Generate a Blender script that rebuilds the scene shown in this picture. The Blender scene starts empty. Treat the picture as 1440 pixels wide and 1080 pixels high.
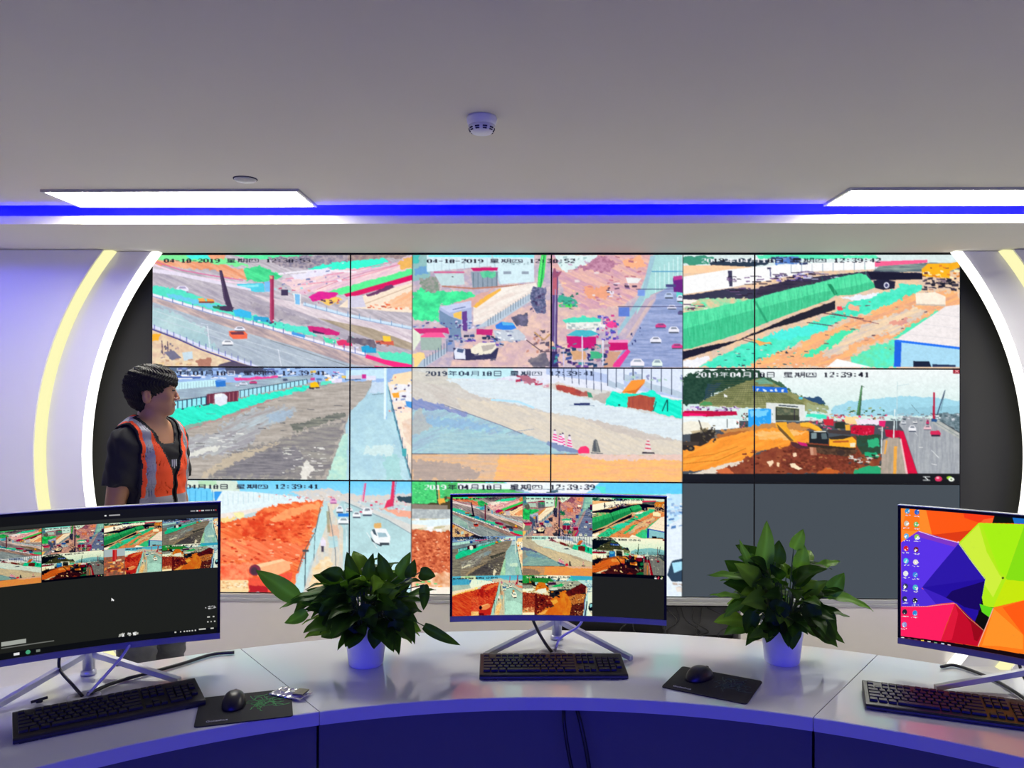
import bpy, bmesh, math, random
import numpy as np
from mathutils import Vector, Matrix
from math import sin, cos, pi, radians

SC = bpy.context.scene
COL = SC.collection
# ---------------------------------------------------------------- camera
cam_d = bpy.data.cameras.new('camera'); cam_d.sensor_width = 36; cam_d.lens = 27.5; cam_d.clip_start = .05
cam = bpy.data.objects.new('camera', cam_d); COL.objects.link(cam); SC.camera = cam
def cam_axes(y, p, r):
    f = Vector((sin(y) * cos(p), cos(y) * cos(p), sin(p))); rt = Vector((cos(y), -sin(y), 0)); up = rt.cross(f)
    return cos(r) * rt + sin(r) * up, -sin(r) * rt + cos(r) * up, f
_r, _u, _f = cam_axes(radians(-1.326), radians(.271), radians(.200))
cam.matrix_world = Matrix(((_r.x, _u.x, -_f.x, 0), (_r.y, _u.y, -_f.y, 0), (_r.z, _u.z, -_f.z, 1.62), (0, 0, 0, 1)))
# ---------------------------------------------------------------- world, exposure, lamps
w = bpy.data.worlds.new('world'); SC.world = w; w.use_nodes = True
w.node_tree.nodes['Background'].inputs[0].default_value = (.02, .022, .03, 1); w.node_tree.nodes['Background'].inputs[1].default_value = 1
SC.view_settings.view_transform = 'Standard'; SC.view_settings.look = 'None'; SC.view_settings.exposure = 0; SC.view_settings.gamma = 1
SC.view_settings.use_curve_mapping = False
def area(name, loc, rot, sx, sy, col, power, spread=180):
    l = bpy.data.lights.new(name, 'AREA'); l.shape = 'RECTANGLE'; l.size = sx; l.size_y = sy; l.color = col; l.energy = power; l.spread = radians(spread)
    o = bpy.data.objects.new(name, l); COL.objects.link(o); o.location = loc; o.rotation_euler = rot; return o
BLUE = (.035, .035, 1)
area('blue_cove_behind', (0, -1.9, 1.45), (radians(76), 0, 0), 5.5, .4, BLUE, 36, 84)          # rear cove, shines forward over the desk
area('blue_cove_left', (-3.25, 3.70, 2.50), (radians(62), 0, 0), .5, .03, BLUE, 6)          # side cove by the left wall
PANEL_E = 43.0                                                                                # ceiling panels
# ---------------------------------------------------------------- pictures shown on the screens (numpy raster -> mesh colours)
PRNG = np.random.RandomState(7)
def _vn(h, w, cy, cx):
    gh, gw = int(h / cy) + 3, int(w / cx) + 3
    g = PRNG.rand(gh, gw)
    y = np.arange(h) / cy; x = np.arange(w) / cx
    yi = y.astype(int); xi = x.astype(int); fy = (y - yi)[:, None]; fx = (x - xi)[None, :]
    fy = fy * fy * (3 - 2 * fy); fx = fx * fx * (3 - 2 * fx)
    a = g[yi][:, xi]; b = g[yi][:, xi + 1]; c = g[yi + 1][:, xi]; d = g[yi + 1][:, xi + 1]
    return (a * (1 - fx) + b * fx) * (1 - fy) + (c * (1 - fx) + d * fx) * fy
def fbm(h, w, cy, cx, o=4):
    r = np.zeros((h, w)); a = 1.; t = 0
    for i in range(o):
        r += a * _vn(h, w, max(cy / 2 ** i, 1), max(cx / 2 ** i, 1)); t += a; a *= .6
    r /= t
    return np.clip((r - .5) * 2.2 + .5, 0, 1)
def hexc(c): return np.array([int(c[i:i + 2], 16) for i in (0, 2, 4)]) / 255.
class Canvas:
    def __init__(s, w, h, base='808080'):
        s.w, s.h = w, h; s.a = np.zeros((h, w, 3)) + hexc(base)
        s.N = dict(f=fbm(h, w, 5, 6, 3), m=fbm(h, w, 12, 16), c=fbm(h, w, 40, 50), h=fbm(h, w, 4, 40), v=fbm(h, w, 30, 4, 3))
        d = fbm(h, w * 2, 6, 50); yy, xx = np.mgrid[0:h, 0:w]
        s.N['d'] = fbm(h + w, w, 6, 44)[(yy + w - (xx * .45).astype(int)) % (h + w), xx]     # streaks going down to the right
        s.N['u'] = fbm(h + w, w, 6, 44)[(yy + (xx * .4).astype(int)) % (h + w), xx]         # streaks going up to the right
        s.wx = (fbm(h, w, 10, 10, 3) - .5); s.wy = (fbm(h, w, 10, 10, 3) - .5)
        s.f = lambda X, Y: (X, Y); s.box = (0, 0, w, h); s.k = 1.
    def mask(s, pts, j=0):
        X, Y = s.f(np.array(pts[0::2], float), np.array(pts[1::2], float))
        m = abs(j) * s.k + 1
        x0 = max(int(X.min() - m), s.box[0]); x1 = min(int(X.max() + m) + 2, s.box[2])
        y0 = max(int(Y.min() - m), s.box[1]); y1 = min(int(Y.max() + m) + 2, s.box[3])
        if x1 <= x0 or y1 <= y0: return None
        yy, xx = np.mgrid[y0:y1, x0:x1]; xx = xx + .5; yy = yy + .5
        if j:
            xx = xx + s.wx[y0:y1, x0:x1] * j * s.k * 2; yy = yy + s.wy[y0:y1, x0:x1] * j * s.k * 2
        r = np.zeros(xx.shape, bool); n = len(X)
        for i in range(n):
            xa, ya, xb, yb = X[i], Y[i], X[(i + 1) % n], Y[(i + 1) % n]
            if ya == yb: continue
            c = ((ya > yy) != (yb > yy)) & (xx < (xb - xa) * (yy - ya) / (yb - ya) + xa)
            r ^= c
        return (slice(y0, y1), slice(x0, x1)), r
    def P(s, col, *pts, j=0, a=1.):
        q = s.mask(pts, j)
        if q is None: return
        sl, m = q; v = s.a[sl]; v[m] = v[m] * (1 - a) + hexc(col) * a
    def T(s, c1, c2, k, *pts, j=0, g=1.):
        q = s.mask(pts, j)
        if q is None: return
        sl, m = q; n = s.N[k][sl][m][:, None] ** g
        s.a[sl][m] = hexc(c1) * (1 - n) + hexc(c2) * n
    def G(s, c1, c2, *pts):                       # top to bottom blend (the picture's own sky)
        q = s.mask(pts)
        if q is None: return
        sl, m = q; yy = np.arange(m.shape[0])[:, None] / max(m.shape[0] - 1, 1) + 0 * m
        n = yy[m][:, None]; s.a[sl][m] = hexc(c1) * (1 - n) + hexc(c2) * n
    def L(s, col, w, *pts, a=1.):
        for i in range(0, len(pts) - 3, 2):
            x0, y0, x1, y1 = pts[i:i + 4]; dx, dy = x1 - x0, y1 - y0; l = math.hypot(dx, dy) or 1
            nx, ny = -dy / l * w / 2, dx / l * w / 2
            s.P(col, x0 + nx, y0 + ny, x1 + nx, y1 + ny, x1 - nx, y1 - ny, x0 - nx, y0 - ny, a=a)
    def F(s, col, w, n, x0, y0, x1, y1, h0, h1):  # fence posts between two points
        for i in range(n):
            t = i / (n - 1); x = x0 + (x1 - x0) * t; y = y0 + (y1 - y0) * t; h = h0 + (h1 - h0) * t
            s.L(col, w, x, y, x, y - h)
    def E(s, col, x, y, rx, ry=None, a=1.):
        ry = ry or rx; p = []
        for i in range(14): p += [x + rx * math.cos(i * .4488), y + ry * math.sin(i * .4488)]
        s.P(col, *p, a=a)
    def B(s, col, x, y, w, h, a=1.): s.P(col, x, y, x + w, y, x + w, y + h, x, y + h, a=a)
    def C(s, n, pal, sz, x0, y0, x1, y1, asp=2., sl=0.):  # clutter: many small pieces
        pal = pal.split()
        for i in range(n):
            x = x0 + (x1 - x0) * PRNG.rand(); y = y0 + (y1 - y0) * PRNG.rand() + sl * (x - x0)
            w = sz * (.4 + PRNG.rand()) * asp; h = sz * (.4 + PRNG.rand()); k = (PRNG.rand() - .5) * sz
            s.P(pal[PRNG.randint(len(pal))], x, y, x + w, y + k, x + w, y + h + k, x + k * .5, y + h)
    def car(s, col, x, y, w, h, d='404858'):
        s.P(col, x, y + h * .4, x + w * .25, y, x + w * .75, y, x + w, y + h * .45, x + w, y + h * .85, x, y + h * .85)
        s.P(d, x + w * .3, y + h * .12, x + w * .72, y + h * .12, x + w * .8, y + h * .4, x + w * .2, y + h * .4, a=.7)
        s.B(d, x + w * .05, y + h * .82, w * .9, h * .2)
    def text(s, x, y, cw, ch, txt, dark='141420', force=None):
        for c in txt:
            g = GL.get(c)
            if c == ' ': x += cw; continue
            wide = c in CJK; W = cw * 2 if wide else cw; u = 16. if wide else 8.
            q = s.mask((x, y, x + W, y, x + W, y + ch, x, y + ch)); col = dark
            if q is not None and (force or s.a[q[0]].mean() < .5): col = force or 'f8f8ff'
            for st in g:
                p = [(x + st[i] / u * W * .94 if i % 2 == 0 else y + st[i] / 16. * ch) for i in range(len(st))]
                for i in range(0, len(p) - 3, 2):
                    vert = abs(p[i + 2] - p[i]) < abs(p[i + 3] - p[i + 1])
                    s.L(col, cw * (.14 if wide else .31) if vert else ch * .1, *p[i:i + 4])
            x += W
CJK = '年月日星期四'
_yue = [[4, 1, 4, 10, 2, 15], [4, 1, 13, 1, 13, 15, 11, 14], [4, 5.5, 13, 5.5], [4, 10, 13, 10]]
GL = {'日': [[3, 1, 13, 1, 13, 15, 3, 15, 3, 1], [3, 8, 13, 8]], '月': _yue,
 '四': [[1, 3, 15, 3, 15, 14, 1, 14, 1, 3], [6, 3, 6, 7, 3, 10], [10, 3, 10, 9, 13, 9]],
 '年': [[5, 0, 2, 4], [4, 2.5, 14, 2.5], [4.5, 6.5, 13, 6.5], [4.5, 6.5, 4.5, 10.5], [1, 10.5, 15, 10.5], [9, 2.5, 9, 16]],
 '星': [[3, 1, 13, 1, 13, 6, 3, 6, 3, 1], [3, 3.5, 13, 3.5], [4, 7, 2, 10], [3, 9, 13.5, 9], [3, 12, 13, 12], [1, 15, 15, 15], [8, 7, 8, 15]],
 '期': [[1, 3, 8, 3], [2.5, 1, 2.5, 11], [6.5, 1, 6.5, 11], [2.5, 5.5, 6.5, 5.5], [2.5, 8, 6.5, 8], [.5, 11, 8.5, 11], [2.5, 12, 1, 15], [6, 12, 7.5, 15],
       [10, 1, 10, 10, 8.5, 15], [10, 1, 15, 1, 15, 15, 13.5, 14.5], [10, 5.5, 15, 5.5], [10, 10, 15, 10]],
 '0': [[1.5, 3, 1.5, 13, 3, 14.5, 5.5, 14.5, 7, 13, 7, 3, 5.5, 1.5, 3, 1.5, 1.5, 3]], '1': [[2, 4, 4.2, 2], [4.2, 1.5, 4.2, 14.5], [2, 14.5, 6.5, 14.5]],
 '2': [[1, 4, 2.5, 1.5, 6, 1.5, 7, 4, 6, 7, 1, 14.5, 7, 14.5]], '3': [[1, 3, 2.5, 1.5, 6, 1.5, 7, 4, 5, 7.5, 3, 7.5], [5, 7.5, 7, 10, 7, 12, 6, 14.5, 2, 14.5, 1, 12.5]],
 '4': [[5.6, 14.5, 5.6, 1.5, 1, 10.5, 7.6, 10.5]], '5': [[7, 1.5, 1.5, 1.5, 1.5, 7, 5.5, 7, 7, 9, 7, 12, 5.5, 14.5, 1, 14.5]],
 '8': [[2, 7.5, 1.2, 4, 2.5, 1.5, 5.5, 1.5, 6.8, 4, 6, 7.5, 2, 7.5, 1.2, 11, 2.5, 14.5, 5.5, 14.5, 6.8, 11, 6, 7.5]],
 '9': [[6.8, 8, 2.5, 8, 1.2, 6, 1.2, 3.5, 2.5, 1.5, 5.5, 1.5, 6.8, 3.5, 6.8, 12, 5.5, 14.5, 2, 14.5]], ':': [[4, 4, 4, 6.5], [4, 10.5, 4, 13]], '-': [[1, 8.5, 7, 8.5]]}
SS = 2
WW, WH = 1140, 486
CXB = (373, 755)                                  # the picture columns (they do not line up with the panels)
CV = Canvas(WW * SS, WH * SS, '484f56')
def photo_map(ox, oy, sc):                        # reading coordinates of an enlarged view of the wall -> canvas
    def f(X, Y):
        x = ox + X / sc; y = oy + Y / sc
        t = 356.9 + (x - 213) * .0009; b = 833.8 + (x - 213) * .0105
        v = (y - t) / (b - t); l = 214 - 3.5 * v; r = 1349 + 1.5 * v
        return (x - l) / (r - l) * WW * SS, v * WH * SS
    return f
def feed(c, r, f, k):
    CV.f = f; CV.k = k * SS
    xs = [0, CXB[0], CXB[1], WW]; CV.box = (xs[c] * SS, round(r * WH * SS / 3), xs[c + 1] * SS, round((r + 1) * WH * SS / 3))
P, T, G, L, F, E_, B, C, car, text = CV.P, CV.T, CV.G, CV.L, CV.F, CV.E, CV.B, CV.C, CV.car, CV.text
# --- top left: fenced works beside a dual carriageway
feed(0, 0, photo_map(200, 340, 3.6), 1 / 3.6)
T('d6cdd6', 'a9a2ac', 'd', 0, 0, 1440, 0, 1440, 700, 0, 700)
P('7ae896', 40, 55, 400, 62, 560, 122, 400, 112, 60, 88, j=6); P('4ef0e2', 225, 60, 400, 62, 380, 84, 240, 84, j=4)
P('eea27e', 340, 58, 430, 58, 420, 84, 350, 82, j=4); T('f0b494', 'e08a64', 'd', 45, 85, 330, 98, 520, 135, 565, 188, 420, 176, 380, 140, 200, 130, 60, 112, j=6)
L('d86a9a', 5, 50, 92, 200, 140, 360, 168, 520, 192); L('f8d8ec', 8, 50, 108, 200, 160, 380, 190, 560, 214)
T('54e094', '38b878', 'd', 525, 130, 600, 118, 722, 170, 640, 204, 540, 192, j=6); P('5ce8a0', 430, 58, 860, 58, 960, 98, 700, 92, 560, 82, j=5)
T('b8aab0', '6e6a80', 'f', 640, 76, 1060, 56, 1060, 112, 860, 130, 700, 122, j=6)
P('42f0cc', 850, 132, 940, 110, 1060, 96, 1240, 78, 1266, 100, 1180, 126, 1060, 137, 900, 142, j=5); T('b09a90', '806c74', 'f', 1060, 56, 1390, 56, 1330, 82, 1240, 78, 1060, 96, j=4)
T('fce0dc', 'e0b8d0', 'u', 700, 192, 900, 148, 1260, 118, 1390, 62, 1390, 260, 1180, 185, 980, 245, 820, 265, j=5)
L('e08aa8', 4, 740, 185, 1000, 160, 1280, 100); L('e89cb0', 5, 820, 215, 1060, 190, 1330, 110); L('f8f4ff', 9, 700, 160, 900, 140, 1100, 150); L('c87898', 3, 900, 240, 1080, 170, 1385, 95)
P('f0ecff', 760, 165, 960, 130, 980, 160, 800, 190, j=5); C(18, '6070a0 9088b0 f8f0ff c0a8c8', 7, 720, 100, 1060, 220, 2.4)
P('5ae88e', 960, 250, 1385, 133, 1395, 162, 1100, 252, 1030, 268, j=3); P('ca1c58', 1040, 264, 1395, 162, 1395, 190, 1090, 276, 1050, 276)
P('fae6d0', 1060, 290, 1395, 205, 1395, 360, 1260, 352, 1150, 340, 1010, 330); P('5c3458', 1150, 266, 1280, 214, 1292, 232, 1160, 280, j=3)
T('f4b488', 'f8d0b0', 'u', 1290, 286, 1395, 236, 1395, 340, 1240, 330, j=8); L('c8a890', 4, 1140, 315, 1390, 220); P('e8b060', 1310, 100, 1390, 70, 1390, 130, 1330, 140, j=6)
P('d4d0e4', 1060, 275, 1130, 270, 1150, 330, 1060, 335); C(14, 'e07050 f0a080 b05848', 8, 1150, 300, 1330, 340)
P('d22488', 858, 278, 910, 250, 1012, 256, 990, 292, 880, 302, j=3); P('f2c466', 915, 300, 1000, 276, 1032, 292, 960, 322, j=3); C(12, '402848 b03060 e0a040', 7, 870, 288, 1010, 312)
C(26, 'e8a090 7078a8 a0e0e8 c05070', 7, 560, 205, 860, 260, 1.8); P('52c8e0', 489, 211, 626, 206, 632, 252, 489, 252); P('8ae4f0', 500, 218, 600, 214, 600, 226, 500, 230)
P('78bcf0', 628, 200, 664, 196, 668, 250, 634, 252)
T('c8c0c8', 'a098a8', 'd', 40, 138, 180, 155, 400, 205, 620, 262, 830, 310, 1060, 372, 1395, 445, 1395, 610, 1200, 545, 1000, 480, 800, 420, 500, 345, 40, 230, j=2)
P('eae2f4', 40, 130, 180, 148, 400, 198, 560, 235, 560, 246, 400, 215, 180, 168, 40, 150); T('f4e8ec', 'c8b8c4', 'd', 560, 262, 830, 312, 1060, 372, 1395, 448, 1395, 520, 1180, 440, 900, 385, 640, 300)
T('b8a894', '948674', 'd', 900, 385, 1180, 440, 1395, 520, 1395, 555, 1250, 520, 1060, 450)
T('b0a8b0', '90889a', 'm', 540, 300, 760, 360, 900, 410, 820, 420, 600, 360, j=8)
L('cfe6fa', 13, 830, 312, 1060, 372, 1395, 440); L('7898c0', 3, 830, 320, 1060, 380, 1395, 448); F('6888b0', 3, 11, 840, 325, 1390, 452, 22, 26)
P('f4f0f0', 778, 258, 818, 262, 818, 322, 786, 316); P('78b8e8', 786, 262, 812, 266, 812, 318, 790, 314); B('342c48', 716, 240, 36, 30)
car('f0e8fc', 172, 220, 66, 34, '8078a0'); P('b0a8c4', 60, 220, 170, 245, 170, 250, 60, 226)
P('58dcc0', 40, 218, 200, 240, 330, 288, 480, 345, 640, 388, 860, 448, 905, 482, 700, 442, 450, 368, 40, 264, j=4); P('6ec8e8', 120, 255, 320, 300, 400, 330, 380, 340, 130, 275, j=5)
P('3cb2e4', 468, 346, 500, 338, 562, 356, 562, 388, 480, 376); P('3098c8', 572, 376, 650, 382, 660, 410, 575, 398); P('58e0c8', 700, 416, 850, 434, 880, 468, 740, 446, j=4)
P('c02870', 850, 428, 960, 440, 1018, 462, 1018, 476, 940, 470, 856, 452, j=3); P('402048', 878, 448, 940, 464, 936, 470, 880, 462)
P('50d8a8', 930, 480, 1000, 500, 1000, 520, 940, 510, j=4); C(16, 'e8e8ff d05078 404060 50d0b0', 7, 930, 485, 1120, 545, 2); P('d43464', 1000, 506, 1030, 496, 1072, 504, 1080, 530, 1010, 526)
P('2c98c8', 1124, 534, 1150, 526, 1200, 532, 1202, 566, 1130, 564); P('5ce0b8', 1195, 555, 1395, 570, 1395, 625, 1250, 608, j=5)
P('f03078', 1150, 572, 1240, 598, 1395, 628, 1395, 640, 1200, 640, 1142, 602)
P('c85c48', 1196, 502, 1290, 504, 1292, 526, 1202, 518); P('f6c844', 1234, 478, 1274, 480, 1278, 506, 1240, 506); C(8, '503840 a04838', 6, 1200, 500, 1290, 528)
T('7a7078', '585060', 'm', 1060, 480, 1200, 500, 1200, 540, 1060, 510, j=6)
P('352a42', 396, 140, 410, 140, 452, 290, 470, 345, 445, 345, 420, 290); L('5a4a68', 3, 404, 148, 430, 320); P('3a2c46', 385, 322, 470, 330, 464, 356, 390, 342, j=3)
P('2c6848', 360, 322, 400, 326, 400, 342, 365, 334); P('8c2a4c', 658, 168, 678, 168, 680, 410, 664, 414); B('b04068', 658, 168, 8, 240); P('e8a088', 655, 168, 672, 172, 672, 186, 658, 184)
P('f0a85c', 284, 286, 318, 282, 330, 306, 296, 306, j=2); P('f49a48', 330, 284, 366, 290, 372, 308, 336, 308, j=2); B('784038', 290, 300, 80, 8)
C(20, '2c3458 e8e8ff 508cb0 684878', 7, 560, 395, 740, 440, 1.6)
L('f6f2ff', 13, 40, 262, 350, 354, 640, 430, 1000, 535, 1150, 572); L('6c7cb8', 3, 40, 270, 350, 362, 640, 438, 1000, 543, 1150, 580); F('4858a0', 3, 22, 50, 275, 1145, 580, 18, 30); P('4890d8', 770, 455, 840, 474, 838, 488, 770, 470)
T('d6bcb4', '9c8c94', 'd', 40, 275, 350, 368, 700, 458, 1060, 562, 1240, 622, 1300, 640, 1060, 622, 800, 534, 500, 452, 40, 300)
T('b8c4d0', 'a0acbc', 'd', 40, 300, 500, 452, 800, 534, 1130, 640, 600, 640, 400, 570, 40, 425); T('bcd8dc', 'a4c4cc', 'c', 40, 320, 200, 370, 320, 440, 400, 570, 40, 425, j=10)
L('e0e8f0', 2, 40, 340, 400, 462, 900, 610); L('d0d8e8', 2, 40, 375, 500, 525, 800, 625); L('687078', 3, 660, 500, 1060, 632)
P('e8664a', 446, 452, 520, 448, 542, 468, 540, 492, 470, 494, 448, 476); P('5c3040', 452, 458, 520, 456, 526, 470, 460, 470); car('f0f0ff', 474, 430, 56, 24); car('f8f8ff', 410, 498, 58, 28)
L('f0f4ff', 4, 335, 425, 350, 570); L('f0f4ff', 3, 700, 545, 716, 632); L('e0e8f8', 3, 300, 412, 340, 420)
T('f0dcb8', 'd8b8a0', 'm', 40, 440, 300, 540, 610, 640, 40, 640, j=3); L('dce0fa', 14, 40, 424, 180, 476, 300, 530, 600, 640); L('322c70', 6, 40, 440, 180, 492, 300, 546, 590, 650); F('4c50a0', 3, 16, 60, 446, 560, 632, 26, 28)
P('f4ac38', 46, 470, 92, 462, 82, 498, 50, 502, j=3); C(26, '403848 706878 a08890 e8d0b0', 10, 90, 510, 180, 590, 1); L('403448', 4, 98, 500, 102, 570); L('403448', 4, 128, 505, 130, 560); P('6a6880', 110, 560, 160, 552, 200, 590, 150, 602)
P('c8dce8', 204, 562, 256, 556, 260, 600, 212, 604); P('a87464', 270, 600, 355, 588, 358, 636, 290, 640, j=6); P('4c4458', 400, 622, 460, 606, 600, 640, 380, 640); C(14, 'e8c898 b89078', 10, 60, 590, 260, 625)
text(108, 80, 29.3, 22, '04-18-2019 星期四 12:38:53')
# --- top middle: gate house, mixer truck and road
feed(1, 0, photo_map(580, 340, 3.6), 1 / 3.6)
T('dcc4c4', 'b0a4bc', 'm', 0, 0, 1440, 0, 1440, 700, 0, 700)
P('8cb8b8', 10, 60, 110, 60, 110, 180, 20, 200); P('48b8b0', 10, 60, 60, 60, 50, 100, 20, 110, j=5); P('6c9cc8', 30, 130, 90, 120, 100, 160, 30, 170, j=5); P('d8f0f8', 92, 62, 640, 62, 640, 202, 470, 214, 420, 120, 92, 150); P('8cf0f8', 100, 62, 640, 62, 640, 78, 100, 74)
C(18, '90a8b0 a8c0c8', 6, 470, 95, 640, 110, 1.4); B('8c98a8', 484, 148, 38, 14); B('8c98a8', 576, 148, 36, 14); P('b8d4e0', 420, 62, 428, 62, 470, 214, 462, 214); F('a8c0d0', 2, 8, 130, 140, 400, 140, 60, 60)
T('a8a0a0', '6c8070', 'f', 60, 185, 150, 175, 160, 260, 60, 262, j=8)
P('c4dce0', 130, 160, 280, 160, 286, 216, 168, 222); L('cc3c74', 6, 128, 152, 284, 152); B('484850', 220, 172, 8, 6); P('8a98a8', 318, 150, 456, 148, 450, 232, 326, 232); F('607080', 4, 6, 330, 230, 450, 232, 75, 78); P('b82060', 316, 130, 456, 128, 452, 144, 330, 146)
T('6ad0a0', '4cb088', 'f', 360, 148, 440, 148, 440, 180, 380, 180, j=4); L('b07868', 8, 170, 224, 330, 236, 640, 214)
T('4cf09c', '3cc080', 'm', 15, 262, 60, 236, 120, 262, 180, 244, 330, 262, 345, 296, 240, 312, 160, 322, 150, 402, 20, 400, j=10)
T('fcf6ee', 'ecdcd4', 'u', 330, 330, 470, 232, 650, 206, 665, 280, 560, 335, 420, 410, 330, 425); P('ecb050', 326, 328, 380, 280, 470, 234, 470, 246, 345, 336); P('d8a8a0', 240, 310, 330, 280, 440, 232, 360, 300, 330, 330, j=5)
T('ecc8b8', 'ccacb4', 'm', 330, 470, 430, 420, 560, 340, 720, 296, 980, 330, 1100, 300, 1060, 400, 980, 420, 780, 640, 200, 640, j=4)
T('c898b0', 'ecbcac', 'd', 720, 62, 1225, 62, 1200, 180, 1150, 280, 1060, 330, 900, 345, 800, 300, 770, 200, 720, 130, j=5); T('a06884', 'c08ca4', 'f', 760, 80, 960, 66, 1080, 110, 1000, 150, 800, 130, j=10)
P('f8b088', 1080, 90, 1180, 70, 1200, 130, 1100, 130, j=8); P('e8a080', 880, 230, 1020, 230, 1030, 280, 900, 290, j=12); C(40, 'c07888 f8c8a8 a86878 e8d8d8', 8, 740, 70, 1180, 320, 2.4); C(20, '483850 e8e0f0 907098', 9, 1000, 200, 1140, 280, 2); P('f0f0f0', 1100, 180, 1180, 185, 1160, 210, 1110, 210)
P('e0f4f4', 740, 64, 960, 64, 900, 110, 800, 150, 760, 130, j=5); C(14, 'c8b0c8 a0c0c0', 8, 750, 70, 900, 140)
P('a8d8d8', 1240, 62, 1395, 62, 1395, 200, 1225, 270, 1180, 380, 1150, 400, 1170, 260); F('d8f8f8', 4, 7, 1250, 260, 1385, 180, 120, 120); L('5090b8', 4, 1230, 150, 1390, 150); P('9cc0d0', 1225, 70, 1250, 70, 1190, 300, 1060, 480, 1060, 450, 1180, 260)
T('a4b0d8', '7c8cb8', 'h', 1250, 270, 1395, 180, 1395, 640, 1020, 640, 1130, 500, 1225, 330); P('bcacc0', 1200, 290, 1255, 270, 1250, 300, 1120, 500, 1082, 500); P('d0b8b8', 1225, 300, 1250, 290, 1120, 490, 1100, 490)
P('5c2470', 1338, 184, 1385, 176, 1390, 262, 1342, 254); P('a83880', 1340, 175, 1385, 170, 1385, 190, 1342, 196); P('60d0c8', 1356, 255, 1390, 260, 1390, 320, 1358, 304); car('e8ecff', 1358, 272, 34, 34)
car('b8c8e8', 1296, 258, 44, 30); car('e8e8ff', 1310, 322, 46, 22); car('c83c78', 1250, 416, 54, 24, '404870'); car('f0f0ff', 1316, 432, 54, 34); car('f0f0ff', 1224, 484, 56, 34); car('d03c80', 1332, 520, 56, 26); car('504878', 1364, 350, 26, 22)
car('f8f4ff', 1124, 596, 70, 44, '708090'); car('e8f8f0', 1234, 600, 52, 40, '607088'); B('404070', 1302, 216, 50, 14); C(10, '303860 485090', 9, 1120, 430, 1190, 520, .7)
L('28284c', 3, 1060, 330, 1390, 330); L('28284c', 3, 1152, 240, 1350, 240); B('5c78c8', 1064, 334, 56, 46); B('7898e0', 1160, 244, 36, 30)
P('40d060', 676, 62, 702, 62, 690, 180, 670, 250, 655, 248, 662, 140); L('206c40', 4, 690, 66, 672, 240); L('88f090', 3, 682, 70, 660, 230); T('404868', '787898', 'f', 640, 230, 700, 230, 700, 362, 650, 362, 610, 280, j=5); C(16, '383050 685878 504868', 12, 610, 240, 700, 350, 1)
P('503c6c', 728, 150, 758, 150, 752, 570, 722, 590); P('8c4c68', 734, 136, 742, 130, 750, 156, 776, 146, 770, 162, 745, 190, 732, 230, 728, 180); P('b05c6c', 730, 180, 752, 180, 752, 270, 728, 270); L('9890b8', 6, 744, 240, 740, 560); P('302850', 722, 560, 755, 560, 760, 640, 718, 640)
P('40a088', 756, 270, 850, 290, 860, 330, 830, 330, 760, 320, j=6); P('40c858', 760, 320, 830, 316, 826, 334, 764, 332); C(16, '306858 9088a8 d8a8a0', 9, 765, 250, 860, 340, 2)
P('a8b4d8', 156, 332, 320, 300, 322, 440, 275, 450, 268, 420, 160, 415); P('7088a8', 156, 345, 210, 378, 268, 400, 268, 500, 215, 500, 205, 440, 158, 418); P('c8d0f0', 158, 330, 320, 298, 320, 332, 208, 360); P('f0c060', 225, 366, 270, 350, 272, 396, 232, 386, j=2); P('5c3c80', 272, 356, 298, 350, 300, 456, 276, 450); L('506090', 4, 225, 344, 290, 330)
C(34, '5068a0 a8b8e0 483868 e0d8f0', 8, 22, 400, 350, 440, 1.6); P('c0306c', 26, 442, 200, 436, 208, 470, 180, 462, 40, 468); P('9cb0a8', 60, 480, 168, 480, 168, 552, 62, 552); P('f05890', 52, 486, 90, 460, 170, 462, 188, 486); P('e4ecd8', 22, 440, 60, 470, 60, 500, 22, 560); P('ffd890', 22, 570, 70, 560, 90, 600, 60, 640, 22, 640, j=6)
P('9098b8', 190, 495, 230, 480, 240, 560, 190, 560); P('b0c0d0', 70, 600, 190, 540, 190, 570, 80, 640, 40, 640); F('586880', 3, 9, 80, 635, 195, 565, 40, 60)
P('b8c8d8', 340, 440, 400, 400, 620, 262, 620, 300, 440, 420); F('6c7c8c', 3, 18, 405, 430, 622, 290, 38, 38)
C(46, '384878 5878b8 6048a0 283048 a8b0c8', 11, 200, 470, 470, 530, 2); P('b82c6c', 346, 444, 430, 446, 426, 476, 346, 472); P('3478d8', 442, 424, 474, 406, 532, 412, 550, 440, 510, 452, 446, 442); P('5cb0e8', 474, 406, 532, 412, 540, 424, 480, 424)
P('c4ccd8', 430, 450, 560, 446, 596, 480, 590, 502, 460, 506, 440, 478); C(20, 'f4f8ff 50507c 98a8c0', 9, 440, 450, 600, 505, 2); T('48485c', '706c88', 'm', 520, 380, 606, 360, 610, 424, 550, 430, j=5)
P('2c2c48', 228, 540, 300, 545, 460, 540, 446, 596, 300, 604, 230, 598); P('e8ecff', 230, 556, 248, 538, 288, 546, 290, 598, 236, 596); P('485878', 250, 542, 284, 548, 276, 566, 246, 560); P('f4ecd8', 316, 544, 360, 514, 440, 512, 450, 540, 420, 570, 350, 578, 320, 566); P('b8b0a8', 370, 530, 446, 520, 430, 545, 380, 560); C(12, '383850 605c70', 9, 300, 570, 440, 596, 1.6)
C(30, 'c08878 786068 e8c0a0 504858', 12, 600, 440, 722, 560, 1.4); L('b89068', 8, 640, 460, 690, 500, 720, 470); L('584850', 5, 600, 500, 680, 560, 720, 560); T('847c80', '5c5868', 'm', 610, 600, 700, 560, 722, 640, 640, 640, j=6)
P('50d8b8', 780, 396, 880, 378, 980, 388, 970, 410, 800, 416, j=4); P('f0f0ea', 800, 412, 980, 408, 960, 446, 800, 446); C(16, 'c8d0d0 f8f8f8 a8b8b8', 12, 800, 410, 980, 446, 2)
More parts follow.
